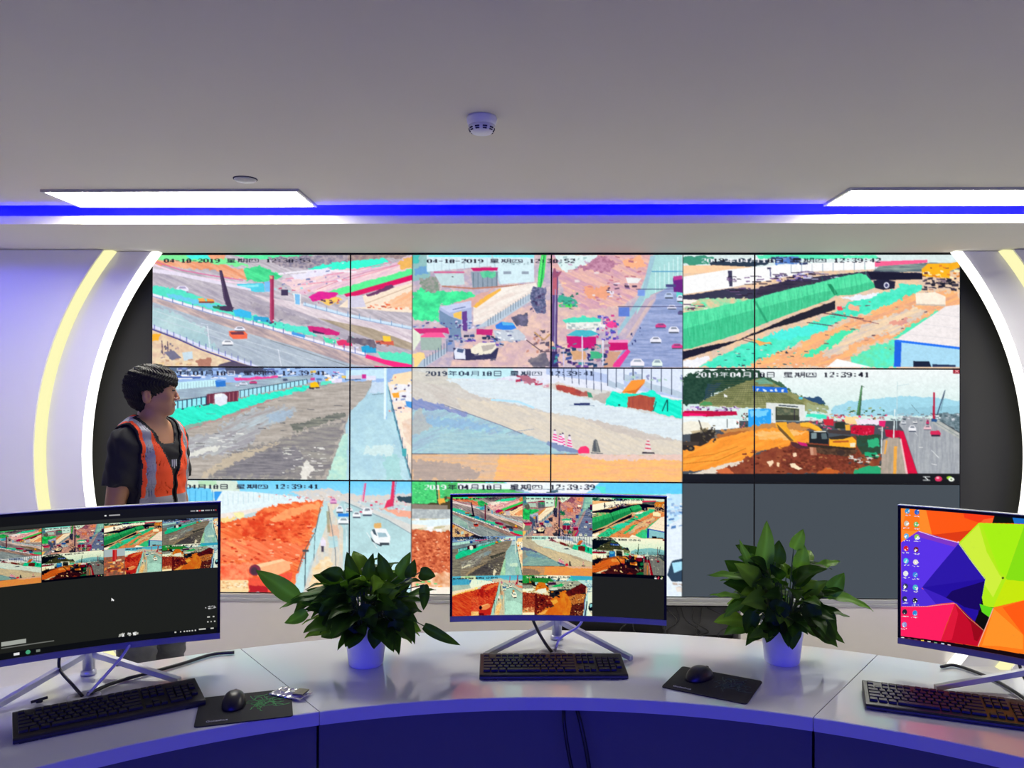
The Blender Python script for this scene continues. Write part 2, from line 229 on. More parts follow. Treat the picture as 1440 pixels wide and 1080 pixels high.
P('b82068', 800, 480, 950, 484, 950, 545, 806, 540); P('48b0c0', 800, 476, 850, 448, 930, 452, 966, 470, 900, 486); P('e84890', 990, 410, 1050, 396, 1060, 430, 1010, 440, j=4); C(46, '8060b0 5040a0 c04080 b8a8e0 4058a8', 10, 950, 370, 1060, 500, 1.4)
P('b81c60', 1012, 510, 1110, 512, 1112, 550, 1018, 556); P('f090c0', 1016, 500, 1112, 500, 1112, 514, 1016, 514); P('e03c88', 1022, 640, 1110, 545, 1124, 560, 1070, 640); P('c89880', 1010, 560, 1080, 560, 1030, 640, 990, 640, j=4)
C(70, '302858 40508c 6c4c90 203858 907890 408890 c8a0a0', 13, 722, 520, 1000, 632, 1.8); P('d0a078', 824, 556, 900, 560, 900, 600, 836, 600, j=4); L('e8e0f8', 6, 880, 478, 882, 636); L('d0c8f0', 5, 785, 550, 787, 636); L('e8ecff', 6, 985, 500, 985, 632); P('40a878', 920, 560, 980, 565, 975, 600, 925, 600, j=6)
text(92, 84, 29, 22, '04-18-2019 星期四 12:38:52')
# --- top right: green tarpaulin over pipes
feed(2, 0, photo_map(960, 340, 3.6), 1 / 3.6)
T('f0c8a0', 'd8c0b0', 'm', 0, 0, 1440, 0, 1440, 700, 0, 700)
P('dcecec', 10, 55, 1410, 55, 1410, 150, 10, 120); P('3c8870', 15, 75, 170, 70, 170, 110, 60, 120, 20, 110, j=6); P('243040', 160, 96, 340, 84, 440, 92, 440, 118, 250, 136, 160, 128, j=5); P('58e0b0', 380, 66, 620, 60, 900, 70, 900, 84, 600, 88, 400, 82, j=4); P('60ecb8', 700, 70, 980, 66, 1000, 84, 720, 86, j=3)
P('ffd0a8', 15, 120, 180, 118, 420, 130, 440, 150, 15, 160); P('ffffff', 15, 178, 250, 140, 560, 112, 980, 96, 980, 140, 680, 150, 250, 235, 15, 268); F('90a0b0', 3, 9, 560, 160, 980, 140, 42, 42); P('5078c0', 480, 78, 600, 72, 600, 110, 480, 116, j=3); C(20, '303858 7088c0 d0d8f0', 9, 440, 75, 620, 110, 2)
P('f0608c', 978, 100, 1240, 92, 1240, 106, 1000, 128, 978, 126); T('90a098', '506068', 'h', 1000, 124, 1260, 106, 1400, 110, 1400, 150, 960, 156); P('2c2c40', 14, 276, 250, 238, 400, 240, 560, 190, 960, 148, 1210, 160, 1210, 190, 900, 196, 640, 240, 370, 292, 14, 294, j=2)
P('34344c', 246, 146, 268, 146, 270, 226, 254, 226); B('34344c', 440, 130, 20, 10); L('484870', 5, 455, 136, 458, 180); C(80, '2c2438 584468 685078 201828', 5, 220, 175, 700, 275, 7, -.08)
C(40, '8070b0 a898d8 302848', 8, 470, 160, 640, 220, 2.2); C(16, '302838 c8c8e8', 4, 600, 150, 780, 190, 8); T('383040', '201c30', 'h', 400, 230, 560, 195, 700, 205, 720, 216, 560, 250, 380, 290, j=3)
P('fcf4ec', 14, 292, 150, 300, 300, 290, 200, 330, 14, 352); T('60e0a8', 'e0c8a0', 'm', 100, 290, 330, 286, 360, 300, 160, 345, 14, 352, j=5); C(20, '403048 e89880 f8f0f0 483848', 4, 20, 315, 130, 350, 7)
T('5ce8c8', '40d8b0', 'm', 100, 640, 330, 520, 640, 420, 780, 360, 900, 280, 1100, 240, 1210, 230, 1180, 280, 980, 350, 800, 400, 640, 500, 420, 600, 330, 640, j=8)
T('ffb878', 'e0a080', 'u', 340, 640, 440, 580, 600, 540, 660, 480, 780, 440, 980, 350, 1160, 270, 1400, 250, 1400, 330, 1160, 470, 900, 540, 860, 600, 740, 640, j=12)
T('f8d8b0', 'd0c0b8', 'u', 800, 470, 1000, 400, 1180, 330, 1240, 360, 1100, 460, 900, 500, 760, 600, 700, 560, j=12); P('48e0a8', 610, 580, 700, 540, 780, 470, 900, 440, 760, 540, 640, 600, j=10); P('50e0b0', 1100, 470, 1290, 350, 1320, 350, 1160, 470, 1060, 500, j=8)
T('58e8c8', '68d8a0', 'm', 860, 590, 960, 540, 1080, 500, 1080, 640, 880, 640, j=10); P('50e8d8', 460, 470, 600, 430, 720, 420, 740, 450, 560, 500, 440, 500, j=10); C(50, '204858 4cb098 302c38 e8d8c8', 5, 150, 520, 640, 640, 3); C(60, 'a07060 70e0b0 e8b888 604850', 5, 640, 300, 1300, 600, 4, -.12)
P('d06060', 1040, 420, 1140, 390, 1150, 420, 1080, 430, j=8, a=.5); P('fff0dc', 1180, 262, 1280, 258, 1330, 280, 1330, 322, 1184, 320); P('c8b8a8', 1180, 316, 1330, 322, 1330, 330, 1180, 324)
P('f0f4ff', 800, 285, 930, 268, 1000, 262, 960, 290, 860, 300, j=6); P('50e0c0', 1100, 215, 1210, 222, 1210, 240, 1100, 238, j=4); P('e84050', 786, 330, 812, 330, 822, 350, 790, 352, j=3); P('f0b090', 850, 320, 900, 330, 900, 355, 850, 350, j=4)
P('141420', 14, 560, 300, 500, 540, 390, 700, 330, 780, 300, 780, 345, 620, 400, 440, 450, 200, 545, 14, 605, j=2); P('f8f8ff', 14, 612, 150, 580, 160, 600, 100, 640, 14, 640, j=5)
G('3cc488', '4ccf96', 14, 362, 140, 345, 370, 292, 560, 238, 700, 210, 760, 190, 900, 160, 935, 170, 975, 215, 985, 232, 880, 268, 780, 275, 750, 295, 600, 350, 430, 415, 300, 470, 60, 545, 14, 545)
T('44c48c', '5adca2', 'v', 14, 362, 140, 345, 370, 292, 560, 238, 700, 210, 760, 190, 900, 160, 935, 170, 960, 205, 700, 262, 400, 340, 14, 450, j=3, g=.7); T('34ac78', '46c08c', 'v', 14, 450, 400, 340, 700, 262, 965, 205, 985, 232, 880, 268, 780, 275, 750, 295, 600, 350, 430, 415, 300, 470, 60, 545, 14, 545, j=2)
P('187850', 740, 215, 760, 215, 795, 268, 775, 272); P('1c8058', 372, 300, 384, 300, 448, 412, 436, 414, a=.7)
for i in range(34):
    x = 30 + i * 27 + PRNG.rand() * 14; y = 470 - (x - 30) * .30; L('2a9c6c' if i % 3 else '78e8b8', 1.8, x, y - 55 - 30 * PRNG.rand(), x + 16, y + 10 + 15 * PRNG.rand(), a=.75)
P('18182c', 970, 200, 1010, 190, 1080, 202, 1076, 238, 1020, 246, 980, 236); E_('e8e8f8', 1036, 222, 14, 16); E_('38385c', 1036, 222, 8, 10); P('141424', 940, 152, 1215, 162, 1215, 192, 1040, 196, 960, 190)
L('502838', 5, 720, 364, 925, 394); L('704048', 3, 760, 362, 1000, 420); L('403040', 4, 640, 412, 770, 430); L('704850', 4, 330, 490, 465, 524); L('503038', 3, 320, 500, 440, 530); P('f0a860', 360, 500, 465, 516, 400, 530, j=3)
P('f4a828', 1210, 140, 1240, 112, 1400, 108, 1400, 130, 1350, 150, 1350, 186, 1215, 176); C(30, 'd07830 ffd050 603830 fff0c0', 9, 1212, 118, 1400, 180, 2); C(40, '302c38 786470 181824', 11, 1210, 180, 1400, 240, 2.4); P('e8a020', 1340, 112, 1400, 100, 1400, 128, 1350, 140)
P('ffffff', 740, 640, 790, 598, 960, 640); P('f4ecec', 1085, 500, 1230, 400, 1330, 330, 1410, 320, 1410, 545, 1110, 508); L('d8d4d8', 2, 1130, 470, 1400, 500); L('d8d4d8', 2, 1210, 420, 1400, 445); L('d8d4d8', 2, 1280, 370, 1400, 385)
P('a8d8f0', 1110, 508, 1410, 548, 1410, 640, 1106, 640); P('2058d0', 1078, 502, 1112, 508, 1108, 640, 1074, 640); P('2468e0', 1085, 500, 1410, 540, 1410, 552, 1085, 512); P('10182c', 1170, 610, 1250, 612, 1260, 640, 1170, 640); P('202c48', 1265, 626, 1380, 630, 1380, 640, 1265, 640)
text(110, 82, 30, 24, '2019年04月18日 星期四 12:39:42')
# --- middle left: long unpaved strip
feed(0, 1, photo_map(200, 510, 3.6), 1 / 3.6)
T('b8b8b0', '8c8a8c', 'h', 0, 0, 1440, 0, 1440, 650, 0, 650)
P('98b8e8', 0, 10, 1440, 10, 1440, 100, 0, 100); P('506078', 30, 15, 360, 15, 360, 42, 30, 45, j=6); P('f8f8ff', 150, 60, 300, 62, 300, 80, 150, 84); C(60, '384870 e0e8ff 7088c0 5868a0 f0f4ff', 9, 30, 20, 800, 75, 3); P('e04890', 470, 78, 700, 66, 700, 80, 480, 92, j=3); P('3c58a0', 160, 68, 300, 70, 300, 78, 160, 76)
P('3c4058', 420, 20, 620, 20, 640, 50, 440, 54, j=6); P('c8f0f8', 30, 110, 380, 84, 380, 120, 30, 150); F('80a0b0', 2, 24, 40, 148, 380, 120, 34, 30)
T('a8c0cc', '8c9cb0', 'h', 30, 150, 380, 118, 560, 88, 880, 60, 880, 84, 700, 104, 480, 150, 330, 170, 30, 205); P('2c6cc0', 374, 92, 392, 86, 428, 90, 430, 120, 380, 124); P('5088d8', 376, 92, 392, 86, 428, 90, 392, 98); car('e8ecff', 500, 98, 42, 16); car('c84078', 552, 92, 40, 16); car('e8ecff', 480, 110, 20, 12); car('404868', 724, 80, 26, 12)
P('98e8f4', 160, 195, 360, 165, 360, 208, 160, 240); F('1c2c44', 5, 8, 180, 242, 352, 206, 46, 42); L('24344c', 4, 165, 196, 360, 168); L('1c2c3c', 6, 165, 243, 360, 208); P('a8e4f4', 500, 140, 850, 82, 850, 108, 500, 178); F('283848', 4, 17, 505, 178, 850, 108, 40, 22); L('283c50', 3, 500, 142, 850, 84)
T('3cf0d0', '30d8b8', 'd', 95, 300, 175, 240, 360, 210, 500, 180, 800, 128, 880, 112, 900, 120, 800, 148, 660, 190, 480, 250, 300, 318, 190, 356, 110, 340, j=7); P('b87878', 120, 345, 380, 285, 500, 238, 700, 180, 700, 186, 480, 262, 300, 325, 190, 360, j=4, a=.6)
P('5c2838', 330, 160, 496, 142, 494, 196, 330, 210); F('a86870', 3, 8, 345, 205, 490, 192, 40, 44); P('e8ecf8', 370, 168, 420, 156, 438, 172, 436, 208, 400, 222, 372, 206); P('f8fcff', 372, 160, 412, 154, 412, 170, 374, 178)
P('343038', 858, 122, 910, 120, 922, 134, 905, 138, 862, 134); P('f8b818', 866, 104, 890, 96, 908, 104, 912, 124, 866, 126); L('383840', 4, 905, 92, 908, 110); P('60e0c0', 920, 96, 990, 88, 990, 106, 920, 114, j=4); P('f8a838', 940, 70, 975, 68, 975, 90, 942, 92, j=2); P('e8e0f8', 975, 84, 1030, 80, 1030, 100, 975, 104)
C(50, '5070a0 f0f4ff 384868 c04888 e8c060 a0c8f0', 10, 860, 40, 1240, 85, 2.4); P('c8e8f8', 1050, 38, 1260, 30, 1250, 80, 1050, 84); P('d8d0e0', 1060, 66, 1140, 62, 1140, 82, 1060, 84); P('c03088', 1128, 60, 1150, 60, 1150, 80, 1128, 80); P('e8e8ff', 1150, 66, 1200, 66, 1200, 90, 1150, 90)
T('9c948c', 'bcb4ac', 'h', 900, 130, 1060, 95, 1180, 92, 1140, 180, 1070, 260, 1045, 320, 960, 560, 940, 600, 200, 600, 200, 360, 480, 262, 700, 184, j=4)
T('b8c8d0', 'a09898', 'u', 400, 320, 560, 240, 780, 220, 800, 240, 720, 300, 620, 340, 400, 400, j=14); T('b8bcbc', '949098', 'u', 200, 380, 420, 350, 620, 340, 560, 420, 400, 470, 220, 500, j=12); P('9cb4cc', 640, 260, 760, 236, 790, 262, 720, 296, 650, 300, j=10, a=.7)
T('787478', '9c9890', 'h', 480, 440, 700, 400, 900, 330, 1040, 300, 960, 540, 880, 600, 320, 600, j=16); T('66646c', '8c888c', 'h', 500, 480, 800, 430, 860, 500, 700, 580, 420, 580, j=16); P('c8b8a0', 320, 560, 480, 460, 720, 400, 600, 460, 380, 560, 300, 590, j=10, a=.8); T('585c58', '8c8c80', 'h', 760, 320, 1040, 250, 1044, 280, 800, 350, j=10)
P('e0e0d8', 200, 470, 300, 440, 400, 420, 380, 450, 240, 480, j=8); P('e8e4dc', 820, 550, 850, 500, 890, 540, 850, 600, 810, 600, j=8); C(44, 'f4f0ec d8d8d0', 4, 720, 430, 930, 560, 6); C(30, 'e4e4e0 c8ccd0', 4, 210, 380, 500, 480, 9, -.1); C(50, '5c5c60 747474', 3, 260, 250, 1030, 560, 12, -.15)
T('c0e4ec', 'a8ccdc', 'c', 1140, 180, 1180, 110, 1260, 90, 1310, 300, 1380, 600, 1040, 600, 1050, 320, 1075, 240, j=3); T('c8ecd8', 'a8d8d0', 'm', 950, 600, 980, 500, 1040, 360, 1060, 360, 1050, 600, j=4); P('d4ecec', 1150, 430, 1290, 420, 1290, 480, 1140, 470, j=10); P('c8dcf0', 1180, 100, 1250, 96, 1240, 150, 1160, 160, j=4); P('98d0c8', 1240, 480, 1310, 470, 1330, 600, 1250, 600, j=8, a=.5)
L('50606c', 2, 1180, 164, 1240, 158); L('e8fcff', 12, 1248, 20, 1246, 290); L('98c8f0', 4, 1256, 20, 1254, 290); P('ffe8d8', 1262, 100, 1400, 90, 1400, 600, 1376, 560, 1340, 430, 1300, 260, 1270, 160); P('f4f4f8', 1280, 110, 1385, 110, 1385, 200, 1290, 200, j=8)
P('ffe0b8', 1290, 60, 1400, 40, 1400, 110, 1270, 110); C(40, '504868 f8e0c0 8898c0 e08878 fff8f0', 8, 1265, 60, 1385, 250, 2); P('f8a038', 1282, 156, 1318, 152, 1320, 180, 1290, 180); P('4890d8', 1352, 196, 1385, 200, 1385, 235, 1356, 222); P('fff0d8', 1310, 260, 1390, 250, 1390, 500, 1370, 480, j=6); T('f8e8d8', 'e8c8b0', 'm', 1330, 300, 1390, 280, 1390, 440, 1350, 400, j=4)
L('70a8b8', 5, 1262, 120, 1290, 260, 1330, 420, 1376, 590); L('284860', 3, 1268, 140, 1296, 270, 1340, 440, 1385, 600); F('406078', 3, 8, 1282, 250, 1375, 590, 40, 80); P('48a0a8', 1332, 440, 1356, 440, 1356, 480, 1336, 478); P('302830', 1385, 20, 1410, 20, 1406, 95, 1390, 95); P('f01870', 1388, 26, 1412, 26, 1410, 62, 1390, 62)
text(88, 40, 28.6, 25, '2019年04月18日 星期四 12:39:41')
# --- bottom left: red earth embankment and carriageway
feed(0, 2, photo_map(240, 620, 4), 1 / 4)
T('c8dce0', 'b8ccd0', 'c', -150, 200, 1400, 200, 1400, 900, -150, 900); G('70ccf8', 'a0e0fc', -150, 215, 1400, 215, 1400, 330, -150, 330)
P('d8e8d8', 70, 222, 380, 226, 400, 290, 70, 290); P('b8e0b8', 160, 226, 260, 226, 270, 250, 170, 260, j=6); P('6cc8f4', -150, 270, 90, 262, 230, 270, 250, 360, -150, 360); F('3890c8', 3, 12, -120, 350, 240, 350, 70, 70); P('3890e0', 250, 288, 300, 286, 300, 346, 254, 346)
P('e8f8fc', 300, 280, 480, 290, 760, 320, 900, 330, 480, 400, 285, 420, 250, 360); F('a8ccd8', 2, 16, 300, 370, 740, 320, 70, 40); T('e8dcd0', 'c8ccd0', 'f', 690, 290, 900, 270, 1000, 300, 1100, 310, 1370, 300, 1370, 370, 1000, 345, 800, 330, j=6); C(50, 'e07888 c8c0b8 e8e8e8 9898a8 f8c0a8', 7, 500, 300, 1000, 335, 2)
P('f4e8e0', 250, 420, 480, 385, 700, 350, 880, 330, 860, 345, 500, 400, 260, 462, -150, 520, -150, 460); P('f8f0b0', 360, 410, 420, 404, 420, 440, 380, 440, j=6); P('f8d890', -150, 520, 260, 440, 380, 430, 300, 480, -150, 560, j=8)
T('d8522c', 'ff9058', 'd', -150, 540, 280, 462, 480, 430, 520, 380, 700, 350, 880, 334, 870, 372, 850, 440, 820, 500, 790, 600, 740, 720, 700, 860, -150, 860, j=8); T('c83820', 'f47848', 'm', 400, 450, 560, 400, 800, 400, 830, 470, 720, 560, 500, 560, 380, 520, j=14); P('ffb478', 560, 440, 700, 380, 840, 350, 860, 380, 700, 430, 600, 470, j=8, a=.7)
T('f8865c', 'e05c38', 'd', 285, 560, 600, 560, 780, 600, 720, 680, 600, 690, 285, 680, j=12); T('f8a068', 'e86848', 'd', 285, 580, 420, 560, 440, 640, 285, 660, j=10); C(90, 'b82c1c ff9c64 a02818 ffb088 e04c30', 7, 285, 430, 800, 700, 3); C(40, 'ffd0a8 b84838', 6, 285, 690, 700, 850, 3, 0); T('e85438', 'ff9c70', 'm', 285, 700, 480, 690, 470, 790, 285, 790, j=6)
T('ffe4b0', 'f8c890', 'f', 285, 790, 445, 790, 448, 860, 285, 860); C(50, 'c08858 fff4d8', 4, 290, 795, 440, 835, 3, 0); P('e0503c', 448, 780, 560, 770, 700, 740, 690, 860, 450, 860, j=6); P('a01c24', 452, 820, 560, 830, 560, 860, 452, 860, j=4)
P('f8b080', 470, 706, 640, 670, 684, 690, 688, 730, 600, 770, 500, 768); P('ffd0a0', 480, 704, 640, 670, 660, 680, 500, 722); E_('68283c', 484, 734, 34, 32); E_('3c2834', 480, 738, 20, 22)
P('bce4e8', 850, 430, 880, 360, 930, 380, 900, 470, 850, 600, 800, 700, 760, 860, 700, 860, 740, 740, 800, 600); L('3c5058', 4, 860, 380, 830, 520, 770, 620, 730, 740); L('304048', 5, 775, 620, 770, 860); B('384048', 758, 618, 36, 12); L('405058', 3, 830, 500, 822, 680)
T('e8d8c0', 'd0d4d0', 'v', 900, 350, 985, 360, 994, 640, 994, 860, 760, 860, 850, 600, 900, 460); T('f0c890', 'f8e8c8', 'm', 790, 860, 820, 720, 900, 650, 930, 700, 880, 860, j=10); P('e8b090', 900, 480, 960, 480, 960, 560, 910, 580, j=8, a=.6); L('687078', 4, 905, 370, 945, 620, 950, 780); P('a8dce8', 905, 540, 955, 540, 960, 600, 910, 610, j=4, a=.7); P('807858', 893, 400, 912, 400, 916, 520, 900, 520, a=.6)
E_('f0e4e8', 873, 556, 9, 10); P('f0e8fa', 860, 562, 890, 562, 892, 600, 862, 600); P('3c3848', 864, 598, 880, 598, 880, 630, 866, 630)
T('a8c8cc', 'bce0e4', 'c', 985, 345, 1010, 345, 1240, 440, 1380, 530, 1380, 860, 990, 860, 990, 500, 930, 400); L('e8f4f8', 3, 1000, 360, 1010, 560, 1000, 860); L('f0f8f8', 4, 1120, 520, 1180, 610); P('d0f8fc', 1020, 640, 1200, 640, 1370, 700, 1370, 860, 1010, 860, j=8, a=.6)
P('d8d8d4', 1000, 345, 1050, 345, 1380, 480, 1380, 530, 1240, 445); L('78808c', 3, 1000, 350, 1240, 450, 1380, 532); P('f0a890', 1180, 380, 1380, 400, 1380, 440, 1280, 420, j=5); C(50, 'd03858 f890a0 a8b0c0 e8e8f0', 7, 1070, 330, 1370, 400, 1.6); P('283c48', 1290, 320, 1380, 312, 1380, 350, 1300, 345, j=5)
L('e05080', 8, 1115, 240, 1100, 345); L('f08ab0', 3, 1108, 240, 1090, 340); P('d03458', 1266, 228, 1282, 228, 1272, 370, 1220, 384, 1236, 340, 1256, 330); L('90406c', 3, 1290, 230, 1270, 380)
car('e8a8d0', 914, 328, 40, 28, '904080'); car('f4f8ff', 950, 370, 40, 40); P('2c78d0', 960, 412, 1022, 412, 1022, 430, 960, 430); car('f8fcff', 960, 436, 64, 40, '586870'); car('f8fcff', 1040, 404, 46, 34); car('f8fcff', 1096, 378, 56, 48); car('f8f0f0', 1006, 380, 34, 22)
P('f8fcff', 1142, 520, 1165, 495, 1230, 500, 1256, 545, 1252, 590, 1210, 594, 1165, 580); P('384854', 1150, 505, 1165, 500, 1180, 540, 1162, 530); P('9ab8c4', 1180, 520, 1228, 524, 1240, 545, 1190, 548); B('303840', 1195, 578, 55, 14); P('d8a868', 1160, 470, 1205, 465, 1210, 496, 1168, 496, j=4); P('303840', 1142, 545, 1170, 580, 1210, 594, 1200, 600, 1150, 570)
text(-108, 246, 32, 27, '2019年04月18日 星期四 12:39:41')
# --- centre: bare yard with cones
feed(1, 1, photo_map(580, 510, 3.6), 1 / 3.6)
T('dce0dc', 'ccccc8', 'd', 0, 0, 1440, 0, 1440, 650, 0, 650); P('e8ecfa', 200, 10, 1440, 10, 1440, 200, 900, 130, 200, 80)
T('c8c0b8', 'd8d4cc', 'd', 15, 70, 240, 100, 500, 190, 700, 250, 900, 280, 1400, 400, 1400, 475, 15, 475); T('d8d4c8', 'c8c4bc', 'h', 15, 40, 200, 70, 340, 140, 240, 130, 15, 90); T('e4f0f4', 'd8e4ec', 'h', 180, 85, 560, 90, 700, 130, 960, 200, 1200, 260, 1385, 290, 1385, 405, 1340, 394, 1100, 330, 940, 296, 700, 250, 460, 190, 330, 165, 250, 110, j=5); L('b8e4f8', 10, 420, 190, 560, 200, 640, 232)
T('e4d8c4', 'd4ccc0', 'd', 240, 180, 420, 200, 680, 250, 940, 298, 1180, 370, 1385, 410, 1385, 470, 860, 470, 700, 400, 440, 310, 280, 250, j=5); P('c8beb6', 900, 290, 960, 296, 1180, 365, 1350, 396, 1200, 398, 1000, 340, j=5, a=.8)
T('9cb4c8', 'a8d4d8', 'u', 15, 190, 120, 210, 280, 255, 470, 320, 680, 400, 860, 455, 860, 470, 15, 470, j=3); T('6c80b8', '9098c0', 'd', 15, 180, 140, 205, 300, 262, 300, 280, 180, 240, 15, 240, j=6); P('88b0d8', 60, 280, 300, 290, 500, 350, 300, 340, 100, 320, j=14, a=.6); P('b8b0a8', 20, 250, 60, 240, 120, 330, 60, 360, 15, 360, j=10, a=.6); L('5c6480', 3, 180, 215, 280, 252, 470, 320, 580, 365); L('8c98a8', 3, 420, 390, 520, 356, 640, 340)
T('b0d0d4', '98bcc8', 'h', 200, 350, 560, 370, 720, 430, 860, 460, 300, 468, 60, 460, j=8)
T('e8b888', 'd0b4a0', 'h', 15, 468, 1400, 474, 1400, 620, 15, 610); T('ffc070', 'f0b080', 'h', 470, 470, 860, 475, 1385, 500, 1385, 612, 440, 600, j=10); T('b8a498', 'a89890', 'h', 15, 500, 240, 520, 380, 560, 330, 600, 15, 600, j=12); P('e8c8bc', 860, 474, 1390, 474, 1390, 500, 1000, 500, j=6); L('3c3840', 3, 15, 466, 700, 468, 860, 470)
P('b8c8ec', 940, 28, 1440, 28, 1440, 190, 1385, 186, 1200, 150, 980, 100, 700, 60, 700, 28); P('dce8ff', 860, 28, 1440, 28, 1440, 100, 1385, 100, 1000, 60)
for i, (a, b) in enumerate([(725, 66), (760, 76), (790, 90), (830, 106), (865, 116), (903, 128), (940, 140), (978, 152)]): L('303850', 3, a - 4, 28, a, b)
for x0, x1, y0, y1 in ((1010, 1052, 120, 136), (1052, 1092, 128, 144), (1092, 1138, 90, 100), (1138, 1184, 88, 90), (1184, 1230, 118, 140), (1230, 1280, 140, 152), (1280, 1332, 150, 168), (1332, 1385, 166, 184)):
    P('e0eafc', x0, 28, x1, 28, x1, y1, x0, y0); L('283044', 4, x0, 28, x0, y0); P('90a8b8', x0 + 3, y0 - 30, x1, y1 - 30, x1, y1, x0 + 3, y0, a=.5)
C(16, '98a8d0 b0d0c0 8c90b8', 12, 1060, 40, 1380, 90, 1.2); T('e8e0d8', 'c8c0b8', 'f', 700, 110, 760, 100, 940, 158, 1000, 170, 1020, 190, 990, 212, 930, 186, 760, 150, j=4)
P('a85c50', 742, 112, 800, 122, 905, 152, 912, 172, 880, 174, 780, 150, 750, 136, j=5); T('b04838', '8c3c38', 'm', 742, 112, 800, 120, 880, 150, 870, 170, 790, 150, 750, 136, j=4); P('3c8868', 905, 150, 925, 156, 935, 180, 912, 178); P('b8b0a8', 940, 170, 1010, 150, 1040, 170, 990, 212, 940, 190, j=5)
C(26, 'a83850 d090a0 404068 e8d8e0', 10, 530, 60, 700, 100, 2, .12); P('a86878', 560, 70, 600, 60, 650, 100, 620, 112, 580, 90, j=4); C(8, '5060a0 e0d0e8', 7, 440, 74, 520, 88, 2); P('c8f0f8', 200, 20, 520, 24, 560, 60, 440, 84, 200, 80)
T('30f0d0', '18d8b8', 'd', 1000, 200, 1030, 150, 1090, 160, 1180, 160, 1230, 140, 1280, 170, 1310, 186, 1385, 195, 1385, 286, 1300, 268, 1235, 252, 1110, 230, 1000, 218, j=4); T('a85038', '904030', 'v', 1112, 180, 1170, 165, 1250, 180, 1236, 252, 1108, 230, j=3); P('f89038', 1080, 155, 1130, 92, 1200, 86, 1196, 105, 1150, 160); P('c86828', 1085, 150, 1150, 160, 1196, 105, 1150, 140)
L('103c38', 5, 1310, 190, 1285, 250); L('103c38', 4, 1312, 250, 1312, 190); L('0c4840', 4, 1255, 200, 1240, 250); E_('203838', 1068, 218, 6, 5); P('1c2450', 838, 208, 920, 208, 920, 218, 838, 218); L('687890', 2, 815, 218, 945, 222)
for x, y, h in ((742, 410, 60), (782, 430, 64), (816, 440, 64), (770, 420, 50)):
    P('f4e8f4', x - 16, y, x - 5, y - h, x + 6, y - h, x + 18, y + 4); L('e01c6c', 5, x - 12, y - 16, x + 14, y - 10); L('e01c6c', 5, x - 10, y - 30, x + 12, y - 24); L('e01c6c', 5, x - 8, y - 43, x + 9, y - 38); P('383048', x - 6, y - h, x + 6, y - h, x + 3, y - h - 7, x - 3, y - h - 7); P('304070', x - 20, y, x + 20, y + 4, x + 14, y + 12, x - 16, y + 8)
P('7c8cb0', 710, 400, 730, 410, 860, 450, 860, 466, 760, 450, 706, 420, j=3); P('f03868', 858, 450, 872, 432, 900, 426, 916, 442, 918, 464, 862, 466); P('5c6060', 930, 456, 938, 400, 946, 392, 956, 396, 974, 460); L('383c48', 4, 944, 400, 946, 458); L('a0a098', 3, 952, 400, 962, 458); L('505058', 4, 925, 462, 985, 466)
P('e8dcd8', 1194, 456, 1208, 392, 1220, 392, 1232, 458); L('c83850', 6, 1199, 438, 1228, 442); L('c83850', 6, 1202, 418, 1225, 422); L('c83850', 5, 1206, 402, 1221, 404); P('302c34', 1186, 458, 1245, 460, 1248, 468, 1184, 466)
text(84, 43, 28.6, 26, '2019年04月18日 星期四 12:39:41', '202838')
# --- middle right: excavators below a terraced hill
feed(2, 1, photo_map(960, 510, 3.6), 1 / 3.6)
G('f4fafa', 'd4ece8', 10, 25, 1410, 25, 1410, 300, 10, 300); P('a8d8e8', 770, 230, 850, 200, 1000, 186, 1150, 172, 1300, 184, 1410, 200, 1410, 275, 760, 275, j=4); P('90bccc', 1100, 235, 1410, 225, 1410, 275, 1000, 275, j=5, a=.6)
T('1c3828', '2c4838', 'f', 15, 80, 100, 40, 220, 34, 400, 40, 420, 90, 380, 100, 200, 150, 100, 210, 15, 220, j=8); P('284048', 150, 110, 220, 100, 160, 180, 120, 190, j=6); T('2c4a34', '486850', 'f', 400, 60, 500, 100, 540, 130, 620, 180, 720, 190, 745, 240, 560, 230, 400, 120, j=8); P('304c6c', 620, 175, 715, 180, 730, 214, 640, 205, j=5)
T('787c50', '98986c', 'm', 105, 205, 200, 158, 330, 100, 400, 80, 440, 90, 560, 150, 640, 190, 740, 225, 748, 245, 600, 240, 105, 225, j=3)
for i in range(13): L('4c5438', 2, 120 + i * 4, 214 - i * 10, 620 - i * 16, 214 - i * 10)
for i in range(30): L('565c3c', 1.6, 140 + i * 17, 218, 250 + i * 9, 100 + abs(i - 10) * 3)
P('509058', 110, 205, 170, 200, 170, 222, 110, 222, j=5); P('70b0a0', 380, 92, 430, 80, 470, 110, 400, 112, j=4, a=.7); P('2c6cd0', 372, 122, 540, 130, 545, 156, 376, 148)
for i in range(5): C(3, 'ffffff e0f0ff', 7, 384 + i * 31, 130 + i * 1.5, 398 + i * 31, 140 + i * 1.5, 1.3)
P('60c8e0', 600, 176, 620, 180, 618, 190, 600, 190); P('a0a880', 640, 210, 745, 225, 745, 260, 640, 250, j=5); C(50, '3c5838 98a878 e0e8e8 88c0c8', 6, 560, 230, 1040, 265, 2.4)
C(40, '8060b0 c8b0d8 5c3c68 e8e0f0', 9, 20, 222, 300, 246, 2); P('b01840', 30, 248, 290, 250, 296, 270, 140, 278, 15, 262); P('e02068', 15, 258, 140, 264, 140, 274, 15, 276); P('f4fafa', 15, 280, 305, 290, 305, 335, 200, 346, 15, 340); L('303838', 3, 245, 290, 245, 335); C(26, '5c3030 a04848 304030 c06868', 8, 290, 250, 350, 350, 1)
